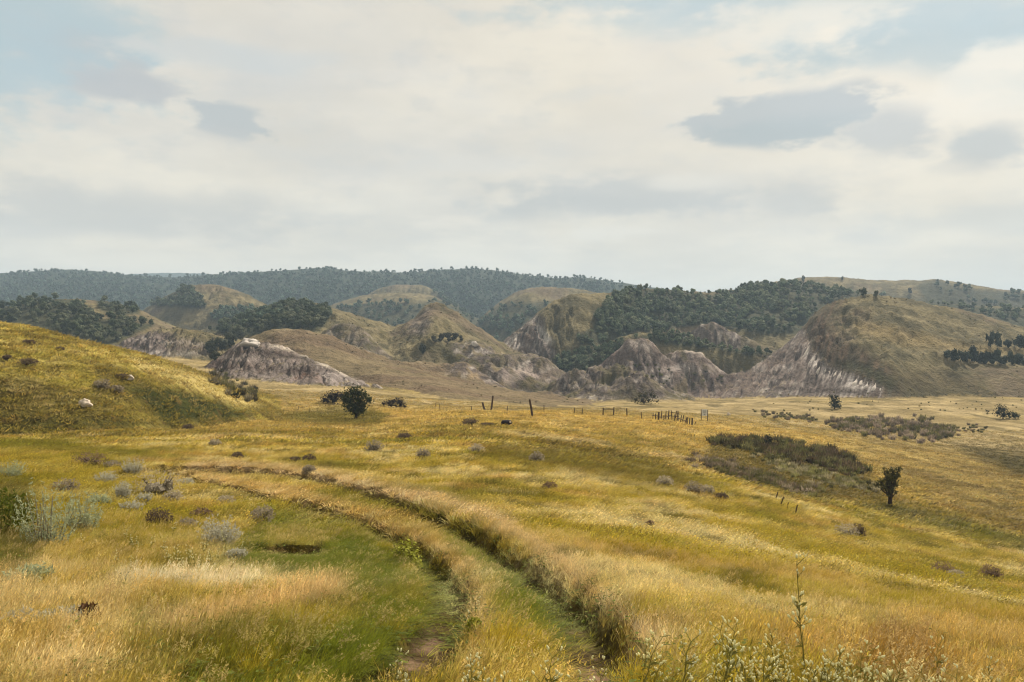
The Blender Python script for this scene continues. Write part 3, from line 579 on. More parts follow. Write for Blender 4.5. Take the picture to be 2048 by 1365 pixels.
# ------------------------------------------------------------------ plant prototypes as plain vertex lists
class PM:
    def __init__(s): s.v = []; s.f = []; s.c = []
    def add(s, vs, fs, c):
        b = len(s.v); s.v += [tuple(map(float, q)) for q in vs]; s.f += [tuple(i+b for i in q) for q in fs]; s.c += [c]*len(vs)
    def blade(s, x, y, h, ang, lean, w, c, curl=.5, z0=-.03):
        dx, dy = math.cos(ang), math.sin(ang); a2 = random.uniform(0, math.pi); sx, sy = math.cos(a2)*w/2, math.sin(a2)*w/2
        pts = []
        for t, k in ((0,1),(.5,.85),(1,.12)):
            o = lean*h*(t*(1-curl)+curl*t*t); z = z0+h*t*(1-.25*lean*t)
            pts.append((x+dx*o, y+dy*o, z, k))
        vs = []
        for p in pts: vs += [(p[0]-sx*p[3], p[1]-sy*p[3], p[2]), (p[0]+sx*p[3], p[1]+sy*p[3], p[2])]
        s.add(vs, [(0,1,3,2),(2,3,5,4)], c)
        return pts[-1]
    def leaf(s, p, n, L, W, c):
        n = Vector(n).normalized(); a = n.orthogonal().normalized(); b = n.cross(a); r = random.uniform(0, 6.28); a2 = a*math.cos(r)+b*math.sin(r); b2 = n.cross(a2)
        p = Vector(p); s.add([p-a2*L*.5, p-b2*W*.5+n*L*.08, p+a2*L*.5, p+b2*W*.5+n*L*.08], [(0,1,2,3)], c)
    def tube(s, pts, rads, n=5, c=1.0):
        b = len(s.v); P = [Vector(p) for p in pts]
        for i, p in enumerate(P):
            d = (P[min(i+1, len(P)-1)]-P[max(i-1, 0)]).normalized(); a = d.orthogonal().normalized(); e = d.cross(a)
            for k in range(n):
                t = 6.28318*k/n; q = p+(a*math.cos(t)+e*math.sin(t))*rads[i]; s.v.append(tuple(q)); s.c.append(c)
        for i in range(len(P)-1):
            for k in range(n): s.f.append((b+i*n+k, b+i*n+(k+1) % n, b+(i+1)*n+(k+1) % n, b+(i+1)*n+k))
        s.f.append(tuple(b+k for k in reversed(range(n)))); s.f.append(tuple(b+(len(P)-1)*n+k for k in range(n)))
    def lump(s, ctr, r, c, rings=4, seg=7, rough=.22, sq=1.0):
        b = len(s.v); cx, cy, cz = ctr; ph = random.uniform(0, 9)
        vs = []
        for i in range(1, rings):
            th = math.pi*i/rings
            for k in range(seg):
                f = 6.28318*(k+.5*(i % 2))/seg; q = r*(1+random.uniform(-rough, rough)); vs.append((cx+q*math.sin(th)*math.cos(f), cy+q*math.sin(th)*math.sin(f), cz+q*math.cos(th)*sq))
        vs += [(cx, cy, cz+r*sq), (cx, cy, cz-r*sq)]
        fs = []
        for i in range(rings-2):
            for k in range(seg): fs.append((i*seg+k, (i+1)*seg+k, (i+1)*seg+(k+1) % seg, i*seg+(k+1) % seg))
        T, B = len(vs)-2, len(vs)-1
        for k in range(seg): fs.append((T, k, (k+1) % seg)); fs.append((B, (rings-2)*seg+(k+1) % seg, (rings-2)*seg+k))
        s.add(vs, fs, c)
    def mesh(s, name, smooth=False):
        me = bpy.data.meshes.new(name); me.from_pydata(s.v, [], s.f); me.update()
        a = me.attributes.new('tone', 'FLOAT', 'POINT'); a.data.foreach_set('value', np.array(s.c, np.float32))
        if smooth: me.polygons.foreach_set('use_smooth', np.ones(len(me.polygons), bool))
        return me
def tuft(n, r, h, w, spread=.55, heads=0, wind=.25):
    m = PM()
    for i in range(n):
        a = random.uniform(0, 6.28); q = r*math.sqrt(random.random()); x, y = q*math.cos(a), q*math.sin(a)
        lean = abs(random.gauss(.25, spread*.5)); ang = a+random.gauss(0, .6)
        # wind carries the tips to the right
        vx, vy = lean*math.cos(ang)+wind, lean*math.sin(ang)-wind*.3
        tip = m.blade(x, y, h*random.uniform(.55, 1.1), math.atan2(vy, vx), min(1.1, math.hypot(vx, vy)), w*random.uniform(.7, 1.3), random.uniform(.75, 1.2), random.uniform(.2, .8))
        if i < heads:
            hx, hy, hz, _ = tip; L = h*.22; c = random.uniform(1.1, 1.4)
            L *= .7; m.add([(hx,hy,hz-L*.3),(hx+w*.6,hy,hz+L*.2),(hx+L*.25,hy,hz+L*.8),(hx-w*.6,hy+w,hz+L*.2)], [(0,1,2,3)], c)
    return m
def stalks():
    m = PM()
    for i in range(6):
        a = random.uniform(0, 6.28); q = .1*math.sqrt(random.random()); x, y = q*math.cos(a), q*math.sin(a); h = random.uniform(.75, 1.15); ln = random.uniform(.1, .45); an = random.gauss(0, .7)
        tx, ty, tz, _ = m.blade(x, y, h, an, ln, .008, random.uniform(.7, 1), .7)
        for j in range(7):
            f = j/6; b = random.uniform(0, 6.28); px, py, pz = tx-math.cos(an)*ln*.22*(1-f), ty-math.sin(an)*ln*.22*(1-f), tz-.20*(1-f); L = .035+.05*(1-f)
            m.add([(px,py,pz),(px+.5*L*math.cos(b)+.012,py+.5*L*math.sin(b),pz+.03),(px+L*math.cos(b),py+L*math.sin(b),pz+.05),(px+.5*L*math.cos(b)-.012,py+.5*L*math.sin(b),pz+.035)], [(0,1,2,3)], random.uniform(1, 1.4))
    return m
def broadleaf():
    m = PM()
    for i in range(16):
        a = random.uniform(0, 6.28); r = random.uniform(.05, .28); z = random.uniform(.1, .9)
        m.leaf((r*math.cos(a), r*math.sin(a), z), Vector((math.cos(a)*.6+random.gauss(0,.4), math.sin(a)*.6+random.gauss(0,.4), .8)), random.uniform(.07, .14), random.uniform(.03, .06), random.uniform(.7, 1.35))
    for i in range(4): m.blade(0, 0, .8, random.uniform(0, 6.28), .3, .012, .7)
    return m
def foliage_material(name, trans=.35, mode='INSTANCER', attr='tint', rough=.8, lo=.55, hi=1.3, base=None):
    m, t, o = material(name)
    tone = t.new('ShaderNodeAttribute', attribute_name='tone').outputs['Fac']
    if base is None:
        col = t.new('ShaderNodeAttribute', attribute_type=mode, attribute_name=attr).outputs['Color']
    else:
        oi = t.new('ShaderNodeObjectInfo'); col = t.mix(1.0, (*alb(*base),), oi.outputs['Color'], 'MULTIPLY')
    cc = t.new('ShaderNodeVectorMath', operation='SCALE'); t.l.new(col, cc.inputs[0]); t.put(cc.inputs['Scale'], t.math('MULTIPLY', tone, 1.0))
    bsdf(t, o, cc.outputs[0], rough, .12, trans); return m
def gn_tree():
    g = bpy.data.node_groups.new('scatter', 'GeometryNodeTree'); g.interface.new_socket('Geometry', in_out='INPUT', socket_type='NodeSocketGeometry'); g.interface.new_socket('Geometry', in_out='OUTPUT', socket_type='NodeSocketGeometry')
    n, l = g.nodes, g.links
    gi = n.new('NodeGroupInput'); go = n.new('NodeGroupOutput')
    def attr(nm, dt):
        a = n.new('GeometryNodeInputNamedAttribute'); a.data_type = dt; a.inputs['Name'].default_value = nm; return a.outputs['Attribute']
    pr = attr('proto', 'INT')
    cmp_ = n.new('FunctionNodeCompare'); cmp_.data_type = 'INT'; cmp_.operation = 'GREATER_EQUAL'; l.new(pr, cmp_.inputs[2]); cmp_.inputs[3].default_value = 0
    sep = n.new('GeometryNodeSeparateGeometry'); sep.domain = 'POINT'; l.new(gi.outputs[0], sep.inputs['Geometry']); l.new(cmp_.outputs[0], sep.inputs['Selection'])
    spl = n.new('GeometryNodeSplitToInstances'); spl.domain = 'POINT'; l.new(sep.outputs['Selection'], spl.inputs[0]); l.new(attr('proto', 'INT'), spl.inputs['Group ID'])
    iop = n.new('GeometryNodeInstanceOnPoints'); l.new(sep.outputs['Inverted'], iop.inputs['Points']); l.new(spl.outputs['Instances'], iop.inputs['Instance']); iop.inputs['Pick Instance'].default_value = True
    l.new(attr('pick', 'INT'), iop.inputs['Instance Index'])
    e2r = n.new('FunctionNodeEulerToRotation'); l.new(attr('rot', 'FLOAT_VECTOR'), e2r.inputs[0]); l.new(e2r.outputs[0], iop.inputs['Rotation']); l.new(attr('scl', 'FLOAT_VECTOR'), iop.inputs['Scale'])
    l.new(iop.outputs[0], go.inputs[0]); return g
GN = gn_tree()
def scatter(name, protos, pts, rot, scl, tint, pick, mat, label, cat):
    vs = []; fs = []; pid = []; tone = []
    for k, m in enumerate(protos):
        b = len(vs); vs += m.v; fs += [tuple(i+b for i in f) for f in m.f]; pid += [k]*len(m.v); tone += m.c
    nv = len(vs); n = len(pts)
    me = bpy.data.meshes.new(name); me.from_pydata(np.concatenate([np.array(vs), pts]).tolist(), [], fs); me.update()
    def at(nm, typ, arr, key):
        a = me.attributes.new(nm, typ, 'POINT'); a.data.foreach_set(key, np.ascontiguousarray(arr).ravel())
    at('proto', 'INT', np.concatenate([np.array(pid), np.full(n, -1)]).astype(np.int32), 'value')
    at('tone', 'FLOAT', np.concatenate([np.array(tone), np.ones(n)]).astype(np.float32), 'value')
    at('pick', 'INT', np.concatenate([np.zeros(nv), pick]).astype(np.int32), 'value')
    at('rot', 'FLOAT_VECTOR', np.concatenate([np.zeros((nv,3)), rot]).astype(np.float32), 'vector')
    if np.ndim(scl) == 1: scl = np.stack([scl]*3, -1)
    at('scl', 'FLOAT_VECTOR', np.concatenate([np.ones((nv,3)), scl]).astype(np.float32), 'vector')
    at('tint', 'FLOAT_COLOR', np.concatenate([np.ones((nv,4)), np.concatenate([tint, np.ones((n,1))], 1)]).astype(np.float32), 'color')
    o = link(name, me, mat); md = o.modifiers.new('scatter', 'NODES'); md.node_group = GN
    return tag(o, label, cat, kind='stuff')

# ------------------------------------------------------------------ the grass of the meadow
GRASSM = foliage_material('grass_blades', .42)
def gpoints(n, y0, y1, a0=-.95, a1=.95, power=0.0):
    """random ground points between two distances, denser near"""
    u = RNG.random(n); y = y0*(y1/y0)**u if power == 0 else (y0**power+(y1**power-y0**power)*u)**(1/power)
    k = a0+(a1-a0)*RNG.random(n); return k*y, y
def build_grass():
    i_left = RNAMES.index('left_fg')
    for nm, (n, y0, y1, pw), spec, lab_, cat in (
        ('meadow_grass', (66000, 4.75, 20, 2.0), [dict(n=20, r=.11, h=1, w=.0115, heads=4) for _ in range(4)], 'golden and green grass blades covering the near meadow beside the rutted track', 'grass'),
        ('meadow_grass', (62000, 19, 55, 0.8), [dict(n=12, r=.25, h=1, w=.045, heads=3) for _ in range(3)], 'straw coloured grass on the middle of the meadow beyond the bend of the track', 'grass'),
        ('meadow_grass', (60000, 50, 165, 0.4), [dict(n=9, r=.5, h=1, w=.12, heads=0) for _ in range(3)], 'pale tufted grass of the far meadow and the left slope', 'grass')):
        x, y = gpoints(n, y0, y1, power=pw)
        px = x/y*F+CX; z = height(x, y); py = CY-(z-CAMZ)/y*F
        c, h = meadow(px, py, x, y)
        rut = samp(RUTM, x, y); bur = samp(BURM, x, y)
        g = np.stack([samp(CGRID[..., k], x, y) for k in range(3)], -1)
        far = y > 60
        c = np.where(far[:, None], .55*g+.45*c, c)
        keep = (RNG.random(n) > rut*np.where(y < 12, .72, .72)) & (bur < .02)
        lb = LAB[_ij(x, y)[0], _ij(x, y)[1]]
        keep &= (lb < 0) | (lb == i_left)
        if y0 < 19:
            # the wheel tracks near the camera are half bare
            dirt = np.exp(-((np.hypot(px-1185, (py-1330)*1.0))/70)**2)+np.exp(-((np.hypot(px-835, (py-1320)))/60)**2)
            keep &= RNG.random(n) > .9*dirt*(rut > .15)
        h = h*(1-.78*rut)*(1-.93*np.exp(-(np.hypot((x-BUR[0])/.75, (y-BUR[1]+.6)/1.0))**4))
        h = np.where(lb == i_left, .28, h)
        v = RNG.normal(1.02, .27, n).clip(.4, 1.7); warm = RNG.normal(0, .06, n)
        c = np.clip(c*v[:, None]*np.stack([1+warm, 1+0*warm, 1-warm], -1)*TUFTK, .004, .9)
        c = mixc(c, c*np.array([.62,.8,.6]), np.clip(rut, 0, 1))
        # tufts are drawn 1 m tall; the scale brings them to size
        wide = {4.75: .42, 19: .55, 50: .75}[y0]
        s = h*RNG.uniform(.7, 1.3, n); wd = wide*RNG.uniform(.8, 1.25, n)
        if y0 == 50: s = s*1.0
        scl = np.stack([wd, wd, s], -1)
        rot = np.stack([RNG.normal(0, .08, n), RNG.normal(0, .08, n), RNG.normal(0, .5, n)], -1)
        k = keep
        protos = [tuft(**q) for q in spec]
        pick = RNG.integers(0, len(protos), n)
        if y0 < 15:
            protos += [stalks(), stalks(), broadleaf(), tuft(16, .12, 1, .012, .9, 2, .95)]; r = RNG.random(n); kk = fbm(x/1.6, y/1.6, 3, 440)
            pick = np.where((r < .07+.07*(kk > .1)) & (c[:,1] < 1.15*c[:,0]), 4+(RNG.random(n) < .5), np.where((r > .95-.06*(kk < -.15)), 6, np.where((r > .80) & (r < .9), 7, pick)))
            s = np.where((pick == 4) | (pick == 5), np.maximum(s*1.2, .10), np.where(pick == 6, s*.7, np.where(pick == 7, s*.8, s)))
            scl = np.stack([np.where(pick == 6, .8, wd), np.where(pick == 6, .8, wd), s], -1)
            c = np.where(((pick == 4) | (pick == 5))[:, None], .6*c+.4*alb(206,178,128), np.where((pick == 6)[:, None], alb(96,106,40)*v[:, None], c)); c = np.clip(c, .004, .9)
        rot[:, 2] += 1.6*fbm(x/2.2, y/2.2, 3, 445)
        # blades are modelled for wide=1: widen lean only through the x/y scale
        scatter(nm, protos, np.stack([x, y, z], -1)[k], rot[k], scl[k], c[k], pick[k], GRASSM, lab_, cat)
TUFTK = 1.14
build_grass()

# ------------------------------------------------------------------ scrub bands and woods
def bush_proto(n=70, leaf=.16, lumps=5, flat=.7, spike=0, solid=True):
    """a bush or crown about 1 m wide and high, foot at 0"""
    m = PM(); cs = []
    for k in range(lumps):
        a = 6.28*k/max(lumps-1, 1)+random.uniform(-.4, .4); q = 0 if k == 0 else random.uniform(.16, .3)
        r = random.uniform(.2, .3); cs.append(((q*math.cos(a), q*math.sin(a), random.uniform(.28, .62) if k else .62), r, random.uniform(.8, 1.15)))
    for c, r, t in cs:
        if solid: m.lump(c, r*.84, t*.8, 4, 7, .2, flat+.2)
    for i in range(n):
        c, r, t = random.choice(cs); d = Vector((random.gauss(0,1), random.gauss(0,1), random.gauss(.15,1))).normalized()
        p = Vector(c)+d*r*random.uniform(.85, 1.2); p.z = max(p.z, .04)
        m.leaf(p, d+Vector((random.gauss(0,.5), random.gauss(0,.5), random.gauss(0,.5))), leaf*random.uniform(.6, 1.3), leaf*random.uniform(.4, .9), t*random.uniform(.75, 1.25))
    for i in range(spike):
        a = random.uniform(0, 6.28); q = .38*math.sqrt(random.random())
        m.blade(q*math.cos(a), q*math.sin(a), random.uniform(.6, 1.1), a, random.uniform(.05, .35), random.uniform(.05, .1), random.uniform(.8, 1.3), .3, 0)
    return m
def scrub_proto():
    m = PM(); m.lump((0,0,.3), .24, .6, 4, 6, .35, .9)
    for i in range(46):
        a = random.uniform(0, 6.28); q = .45*math.sqrt(random.random())
        m.blade(q*math.cos(a)*.8, q*math.sin(a)*.8, random.uniform(.45, 1.1), a, random.uniform(.05, .5), random.uniform(.05, .10), random.uniform(.65, 1.35), .3, 0)
    for i in range(34):
        d = Vector((random.gauss(0,1), random.gauss(0,1), abs(random.gauss(0,1)))).normalized()*random.uniform(.25, .52)
        m.leaf((d.x, d.y, .25+d.z*1.1), d+Vector((random.gauss(0,.3), random.gauss(0,.3), random.gauss(0,.3))), random.uniform(.10,.2), random.uniform(.05,.12), random.uniform(.7,1.4))
    return m
def crown_proto(n=130, leaf=.13):
    m = PM(); cs = []
    K = random.randint(7, 10)
    for k in range(K):
        a = random.uniform(0, 6.28); z = random.uniform(.32, .80); q = random.uniform(.05, .33)*math.sin(math.pi*min(1, z/1.02))
        cs.append(((q*math.cos(a), q*math.sin(a), z), random.uniform(.15, .24), random.uniform(.75, 1.25)))
    m.tube([(0,0,-.05),(.01,0,.2),(.02,.01,.5)], [.035,.028,.012], 5, .5)
    for c, r, t in cs: m.lump(c, r*.86, t*.85, 4, 7, .25, .95)
    for i in range(n):
        c, r, t = random.choice(cs); d = Vector((random.gauss(0,1), random.gauss(0,1), random.gauss(.2,1))).normalized()
        m.leaf(Vector(c)+d*r*random.uniform(.85, 1.22), d+Vector((random.gauss(0,.5), random.gauss(0,.5), random.gauss(0,.5))), leaf*random.uniform(.6, 1.3), leaf*random.uniform(.4, .9), t*random.uniform(.75, 1.3))
    return m
LEAFM = foliage_material('scrub_leaves', .22)
def in_poly(P, n):
    xs = [p[0] for p in P]; ys = [p[1] for p in P]; out = []
    while len(out) < n:
        q = (random.uniform(min(xs), max(xs)), random.uniform(min(ys), max(ys)))
        if float(pmask(np.array([q[0]]), np.array([q[1]]), P, 2)[0]) > .5: out.append(q)
    return out
def tints(n, cols, var=.18):
    c = np.array([alb(*cols[i]) for i in RNG.integers(0, len(cols), n)]); return np.clip(c*RNG.normal(1, var, n).clip(.5, 1.6)[:, None], .004, .8)
SCRUB = [
 ('brush', [(1424,888),(1450,878),(1530,880),(1600,890),(1670,902),(1715,925),(1735,950),(1690,952),(1600,930),(1500,905)], 420, (.55,1.1), [(84,72,56),(100,86,66),(72,66,42)], 'band of dark brown brush along the upper edge of the draw', 'brush'),
 ('brush', [(1500,902),(1600,930),(1690,955),(1740,965),(1750,985),(1690,978),(1600,960),(1540,935)], 330, (.35,.65), [(168,158,122),(140,136,84),(150,142,112)], 'grey green brush filling the slope below the dark brush band', 'brush'),
 ('brush', [(1385,918),(1430,922),(1540,955),(1620,985),(1660,995),(1600,993),(1500,965),(1420,940)], 260, (.35,.7), [(128,114,92),(110,98,78),(142,130,110)], 'narrow grey brown strip of low brush above the leaning posts', 'brush'),
 ('brush', [(1640,852),(1680,838),(1760,836),(1840,840),(1895,856),(1910,872),(1880,884),(1800,880),(1720,868)], 420, (.7,1.3), [(136,122,106),(112,100,84),(150,136,120)], 'wide patch of grey brown brush on the right of the valley floor', 'brush'),
 ('brush', [(1490,826),(1540,826),(1620,834),(1640,842),(1560,836)], 90, (.45,.8), [(108,98,80),(120,108,90)], 'thin line of grey brush left of the wide brush patch', 'brush'),
 ('brush', [(1900,858),(1960,852),(1985,860),(1920,866)], 40, (.4,.7), [(118,104,92),(104,92,78)], 'small tail of low brush right of the wide brush patch', 'brush'),
 ('brush', [(412,748),(440,744),(500,775),(520,800),(500,806),(450,778)], 80, (.7,1.3), [(100,94,76),(126,118,98),(84,78,58)], 'dark and grey shrubs running along the far foot of the left slope', 'brush'),
 ('brush', [(1560,780),(1780,790),(2048,786),(2048,822),(1500,826)], 90, (.3,.6), [(140,126,84),(120,112,76)], 'scattered low tufts on the valley floor before the right butte', 'brush'),
 ('brush', [(1240,738),(1300,724),(1440,738),(1500,752),(1420,778),(1280,760)], 40, (.8,1.6), [(92,90,64),(80,80,58)], 'sparse low shrubs between the bare clay cones', 'brush'),
]
def build_scrub():
    protos = [scrub_proto() for _ in range(6)]
    for nm, P, n, (s0, s1), cols, lab_, cat in SCRUB:
        n = int(n*.72); s0 *= .85; cols = [tuple(min(255, int(q*1.12)) for q in w) for w in cols]+[(124,120,76),(104,102,60)]
        pts = np.array([hit(q[0]+random.gauss(0,9), q[1]+random.gauss(0,3.2)) for q in in_poly(P, n)])
        k = len(pts); s = RNG.uniform(s0, s1, k); scl = np.stack([s*RNG.uniform(.9,1.5,k), s*RNG.uniform(.9,1.5,k), s], -1)
        scatter(nm, protos, pts, np.stack([0*s, 0*s, RNG.uniform(0, 6.28, k)], -1), scl, tints(k, cols, .22), RNG.integers(0, 6, k), LEAFM, lab_, cat)
build_scrub()
TREEM = foliage_material('wood_leaves', .15)
def wood_points(P, names, n):
    ok = [RNAMES.index(k) for k in names]; out = []
    for q in in_poly(P, n):
        x, y, z = hit(*q); i, j, u, v = _ij(np.array([x]), np.array([y]))
        l = LAB[i[0], j[0]]
        if ((l in ok or l == -1) and random.random() < .22+1.2*float(sstep(-.25, .1, fbm(np.array([x/34]), np.array([y/34]), 3, 430))[0])): out.append((x, y, z))
    return out
def build_woods():
    global NEARTREES
    protos = [crown_proto(120, .15) for _ in range(6)]
    allp = []
    spec = [(0,430,(2.6,5.2)),(1,40,(2.5,4.5)),(2,330,(2.4,4.8)),(3,90,(3.5,5.5)),(4,130,(3,5)),(5,700,(2.8,5.5)),(6,90,(3.5,6)),(7,800,(2.4,5)),(8,2300,(1.8,5.2)),(9,420,(1.4,3.2)),(10,480,(3.5,6)),(11,40,(3,5))]
    for k, n, (h0, h1) in spec:
        P, names = WOODS[k]
        for p in wood_points(P, names, n): allp.append((*p, random.uniform(h0, h1), k))
    # far wooded ridge
    far = []
    for q in in_poly([(-60,545),(120,540),(260,552),(420,548),(655,530),(940,534),(1060,545),(1260,565),(1320,580),(1320,660),(700,680),(-60,660)], 7000):
        x, y, z = hit(*q); i, j, u, v = _ij(np.array([x]), np.array([y]))
        if LAB[i[0], j[0]] == RNAMES.index('ridge_far'): far.append((x, y, z, random.uniform(3.5, 6.5), 99))
    # trees standing along the skyline of the far ridge
    c = np.array(RID['ridge_far']['c'])
    for q in np.arange(-60, 1250, 5.0):
        if random.random() < .8:
            p = q+random.uniform(-3, 3); Y = pchip(c[:,0], c[:,2], np.array([p]))[0]*random.uniform(.97, 1.0); x = (p-CX)/F*Y
            far.append((x, Y, float(height(np.array([x]), np.array([Y]))[0]), random.uniform(2.0, 4.0), 99))
    c = np.array(RID['butte_centre']['c'])
    for q in np.arange(1255, 1640, 5.0):
        p = q+random.uniform(-3, 3); Y = pchip(c[:,0], c[:,2], np.array([p]))[0]*random.uniform(.95, .99); x = (p-CX)/F*Y
        if random.random() < (.3 if 1320 < p < 1470 else .85): allp.append((x, Y, float(height(np.array([x]), np.array([Y]))[0]), random.uniform(1.8, 3.2) if p < 1480 else random.uniform(2.6,5), 8))
    allp.sort(key=lambda p: p[1]); NEARTREES = [p for p in allp if p[4] in (0, 1, 2)][:210]
    near = set(map(id, NEARTREES)); rest = [p for p in allp if id(p) not in near]
    groups = [('woods', [p for p in rest if p[4] in (8,9)], [(82,94,72),(94,104,80),(70,82,60),(104,110,86)], 'bushy grey green wood covering the hillside right of the central butte'),
              ('woods', [p for p in rest if p[4] in (0,1,2,3)], [(78,88,68),(92,98,78),(66,76,56)], 'thinning woods on the back of the left hills'),
              ('woods', [p for p in rest if p[4] in (4,5,6,7)], [(78,94,78),(70,84,68),(90,104,86)], 'woods in the folds below the far ridge'),
              ('woods', [p for p in rest if p[4] in (10,11)], [(76,88,72),(88,98,80),(66,78,62)], 'woods on the right ridge behind the grassy butte'),
              ('woods', far, [(70,86,72),(78,94,78),(62,76,64)], 'unbroken woods on the long far ridge')]  # bluer tints put some of the haze into the tree colour
    for nm, pts, cols, lab_ in groups:
        a = np.array(pts); k = len(a); s = a[:,3]; w = s*RNG.uniform(.85, 1.25, k)
        scatter(nm, protos, a[:,:3], np.stack([RNG.normal(0,.05,k), RNG.normal(0,.05,k), RNG.uniform(0,6.28,k)], -1), np.stack([w,w,s], -1), tints(k, cols, .2)*1.4, RNG.integers(0, len(protos), k), TREEM, lab_, 'woods')
build_woods()

def hill_tufts():
    """low wiry shrubs dotted over the hills, too many to count"""
    protos = [scrub_proto() for _ in range(4)]; out = []
    ok = (LAB >= 0) & (LAB != RNAMES.index('left_fg')) & (YY < 700) & VIS & (PX > -80) & (PX < 2130)
    idx = np.argwhere(ok); W = (YY[ok])**0.0
    nz = fbm(XX[ok]/16, YY[ok]/16, 3, 401)
    sel = idx[(RNG.random(len(idx)) < .045*sstep(-.15, .3, nz)*np.where(LAB[ok] == RNAMES.index('slope_left'), .3, 1)*np.clip(1-BAREM[ok]*1.2, .06, 1))]
    pts = np.stack([XX[sel[:,0], sel[:,1]], YY[sel[:,0], sel[:,1]], ZZ[sel[:,0], sel[:,1]]], -1); k = len(pts); print('hill tufts', k)
    s = RNG.uniform(.22, .62, k)*np.clip(pts[:,1]/330, .7, 1.6)
    scatter('hill_scrub', protos, pts, np.stack([0*s, 0*s, RNG.uniform(0, 6.28, k)], -1), np.stack([s*1.5, s*1.5, s], -1), tints(k, [(124,114,80),(108,100,72),(140,128,96),(112,98,78)], .2), RNG.integers(0, 4, k), LEAFM, 'low dry scrub dotted over the badland hills', 'scrub')
hill_tufts()
# ------------------------------------------------------------------ things that stand on the land
def thing(name, label, cat, loc, group=None):
    o = bpy.data.objects.new(name, None); o.empty_display_size = .2; COL.objects.link(o); o.location = loc
    return tag(o, label, cat, group)
def ppm(Y): return F/Y
def part(name, pm, mat, parent, smooth=False, col=None):
    o = link(name, pm.mesh(name, smooth), mat, parent)
    if col is not None: o.color = (*col, 1)
    return o
WOOD = simple('weathered_wood', (74,58,46), .35, 9, .9, 0, .4)
BARK = simple('bark', (62,50,38), .3, 8, .95, 0, .5)
ROCK = simple('pale_rock', (200,188,172), .3, 3.5, .95, 0, .5)
WHITEROCK = simple('white_clay', (204,196,188), .12, 1.2, .95, 0, .4)
DARKW = simple('charred_wood', (34,24,22), .35, 7, .85, 0, .6)
SPLIT = simple('split_wood', (196,178,150), .2, 9, .9, 0, .3)
PAINT = simple('sign_paint', (226,228,224), .04, 3, .6)
INK = simple('faded_ink', (150,156,156), .1, 5, .7)
PALESTEM = simple('grey_stem', (138,130,108), .2, 12, .9, .1)
STEM = simple('plant_stem', (128,124,60), .2, 12, .9, .15)
POD = simple('pale_pods', (250,248,200), .1, 20, .8, .35)
SAGE = foliage_material('sage_leaves', .25, base=(255,255,255))
def ocol(rgb): return tuple(alb(*rgb)/alb(255,255,255))
# small trees of the left woods that can be told apart one by one
def small_trees():
    ms = [crown_proto(150, .13).mesh('small_tree') for _ in range(6)]
    for m in ms: m.materials.append(TREEO)
    gl = {0: ('small grey green tree of the thick wood above the left slope', 'trees of the left hillside wood'),
          1: ('small round tree on the grassy top of the left hill behind the slope', 'trees on top of the left hill'),
          2: ('bushy dark green tree in the belt behind the left clay butte', 'trees in the belt behind the left butte')}
    for k, (x, y, z, h, w) in enumerate(NEARTREES):
        o = bpy.data.objects.new('tree', ms[k % 6]); COL.objects.link(o); o.location = (x, y, z-.05); q = h*random.uniform(.9, 1.25); o.scale = (q, q, h); o.rotation_euler = (0, 0, random.uniform(0, 6.28))
        c = random.choice([(70,78,54),(84,88,64),(60,68,46),(92,96,74)]); v = random.uniform(1.1, 1.6); o.color = (*[a*v for a in ocol(c)], 1)
        tag(o, gl[w][0], 'tree', gl[w][1])
    def one(px, py, hpx, label, col=(66,74,50), wd=1.0, group=None):
        x, y, z = hit(px, py); h = hpx/ppm(y)
        o = bpy.data.objects.new('tree', random.choice(ms)); COL.objects.link(o); o.location = (x, y, z-.22*h); o.scale = (h*wd*1.1, h*wd*1.1, h*1.2); o.rotation_euler = (0, 0, random.uniform(0, 6.28)); o.color = (*ocol(col), 1)
        tag(o, label, 'tree', group)
    one(1607,564,14,'tallest tree at the right end of the skyline wood', wd=.7); one(1685,561,9,'tiny lone tree on the bare skyline of the right ridge', wd=.8)
    one(1820,587,12,'small round tree on the pale grass just above the right butte', (58,64,48)); one(846,709,25,'lone dark tree on the grassy slope below the small pointed butte', (60,64,46), .7)
    one(1726,592,18,'bushy tree peeking over the top of the right butte, left one', (70,78,58), 1.1); one(1752,594,14,'low bushy tree peeking over the top of the right butte, right one', (84,88,66), 1.2)
    g = 'trees of the copse behind the right bench'
    for px, py, hh, wd in ((1894,716,16,1.3),(1908,722,24,.9),(1921,724,26,.8),(1934,724,22,.9),(1946,724,34,.75),(1960,726,24,.9),(1972,728,28,.8),(1986,728,24,1),(1996,728,32,.7),(2010,730,20,1.1),(2024,730,30,.8),(2038,730,24,1),(2056,730,26,1)):
        one(px, py, hh, 'dark green tree in the copse between the right butte and the low bench', random.choice([(52,60,44),(64,72,52),(46,54,38)]), wd, g)
    for px, py, hh, wd in ((1982,694,34,.6),(1996,694,32,.7),(2016,696,20,.8),(2040,696,28,.9),(2056,696,32,.8)):
        one(px, py, hh, 'tall dark tree in the upper row above the right copse', random.choice([(52,60,44),(60,68,50)]), wd, 'upper row of copse trees')
    for px, py, hh, wd in ((868,684,14,1.2),(882,683,18,1.1),(896,683,20,1.2),(910,682,18,1.2),(922,682,12,1.2)):
        one(px, py, hh, 'dark shrub in the clump at the foot of the small pointed butte', (74,72,54), wd, 'shrubs under the small butte')
    for px, py, hh, wd in ((420,706,26,1.1),(440,700,30,1.1),(458,692,30,1.2),(478,676,24,1.2),(430,722,20,1.3)):
        one(px, py, hh, 'grey green bushy tree leaning over the left end of the clay butte', (74,78,60), wd, 'trees beside the left butte')
TREEO = foliage_material('tree_leaves', .15, base=(255,255,255))
small_trees()
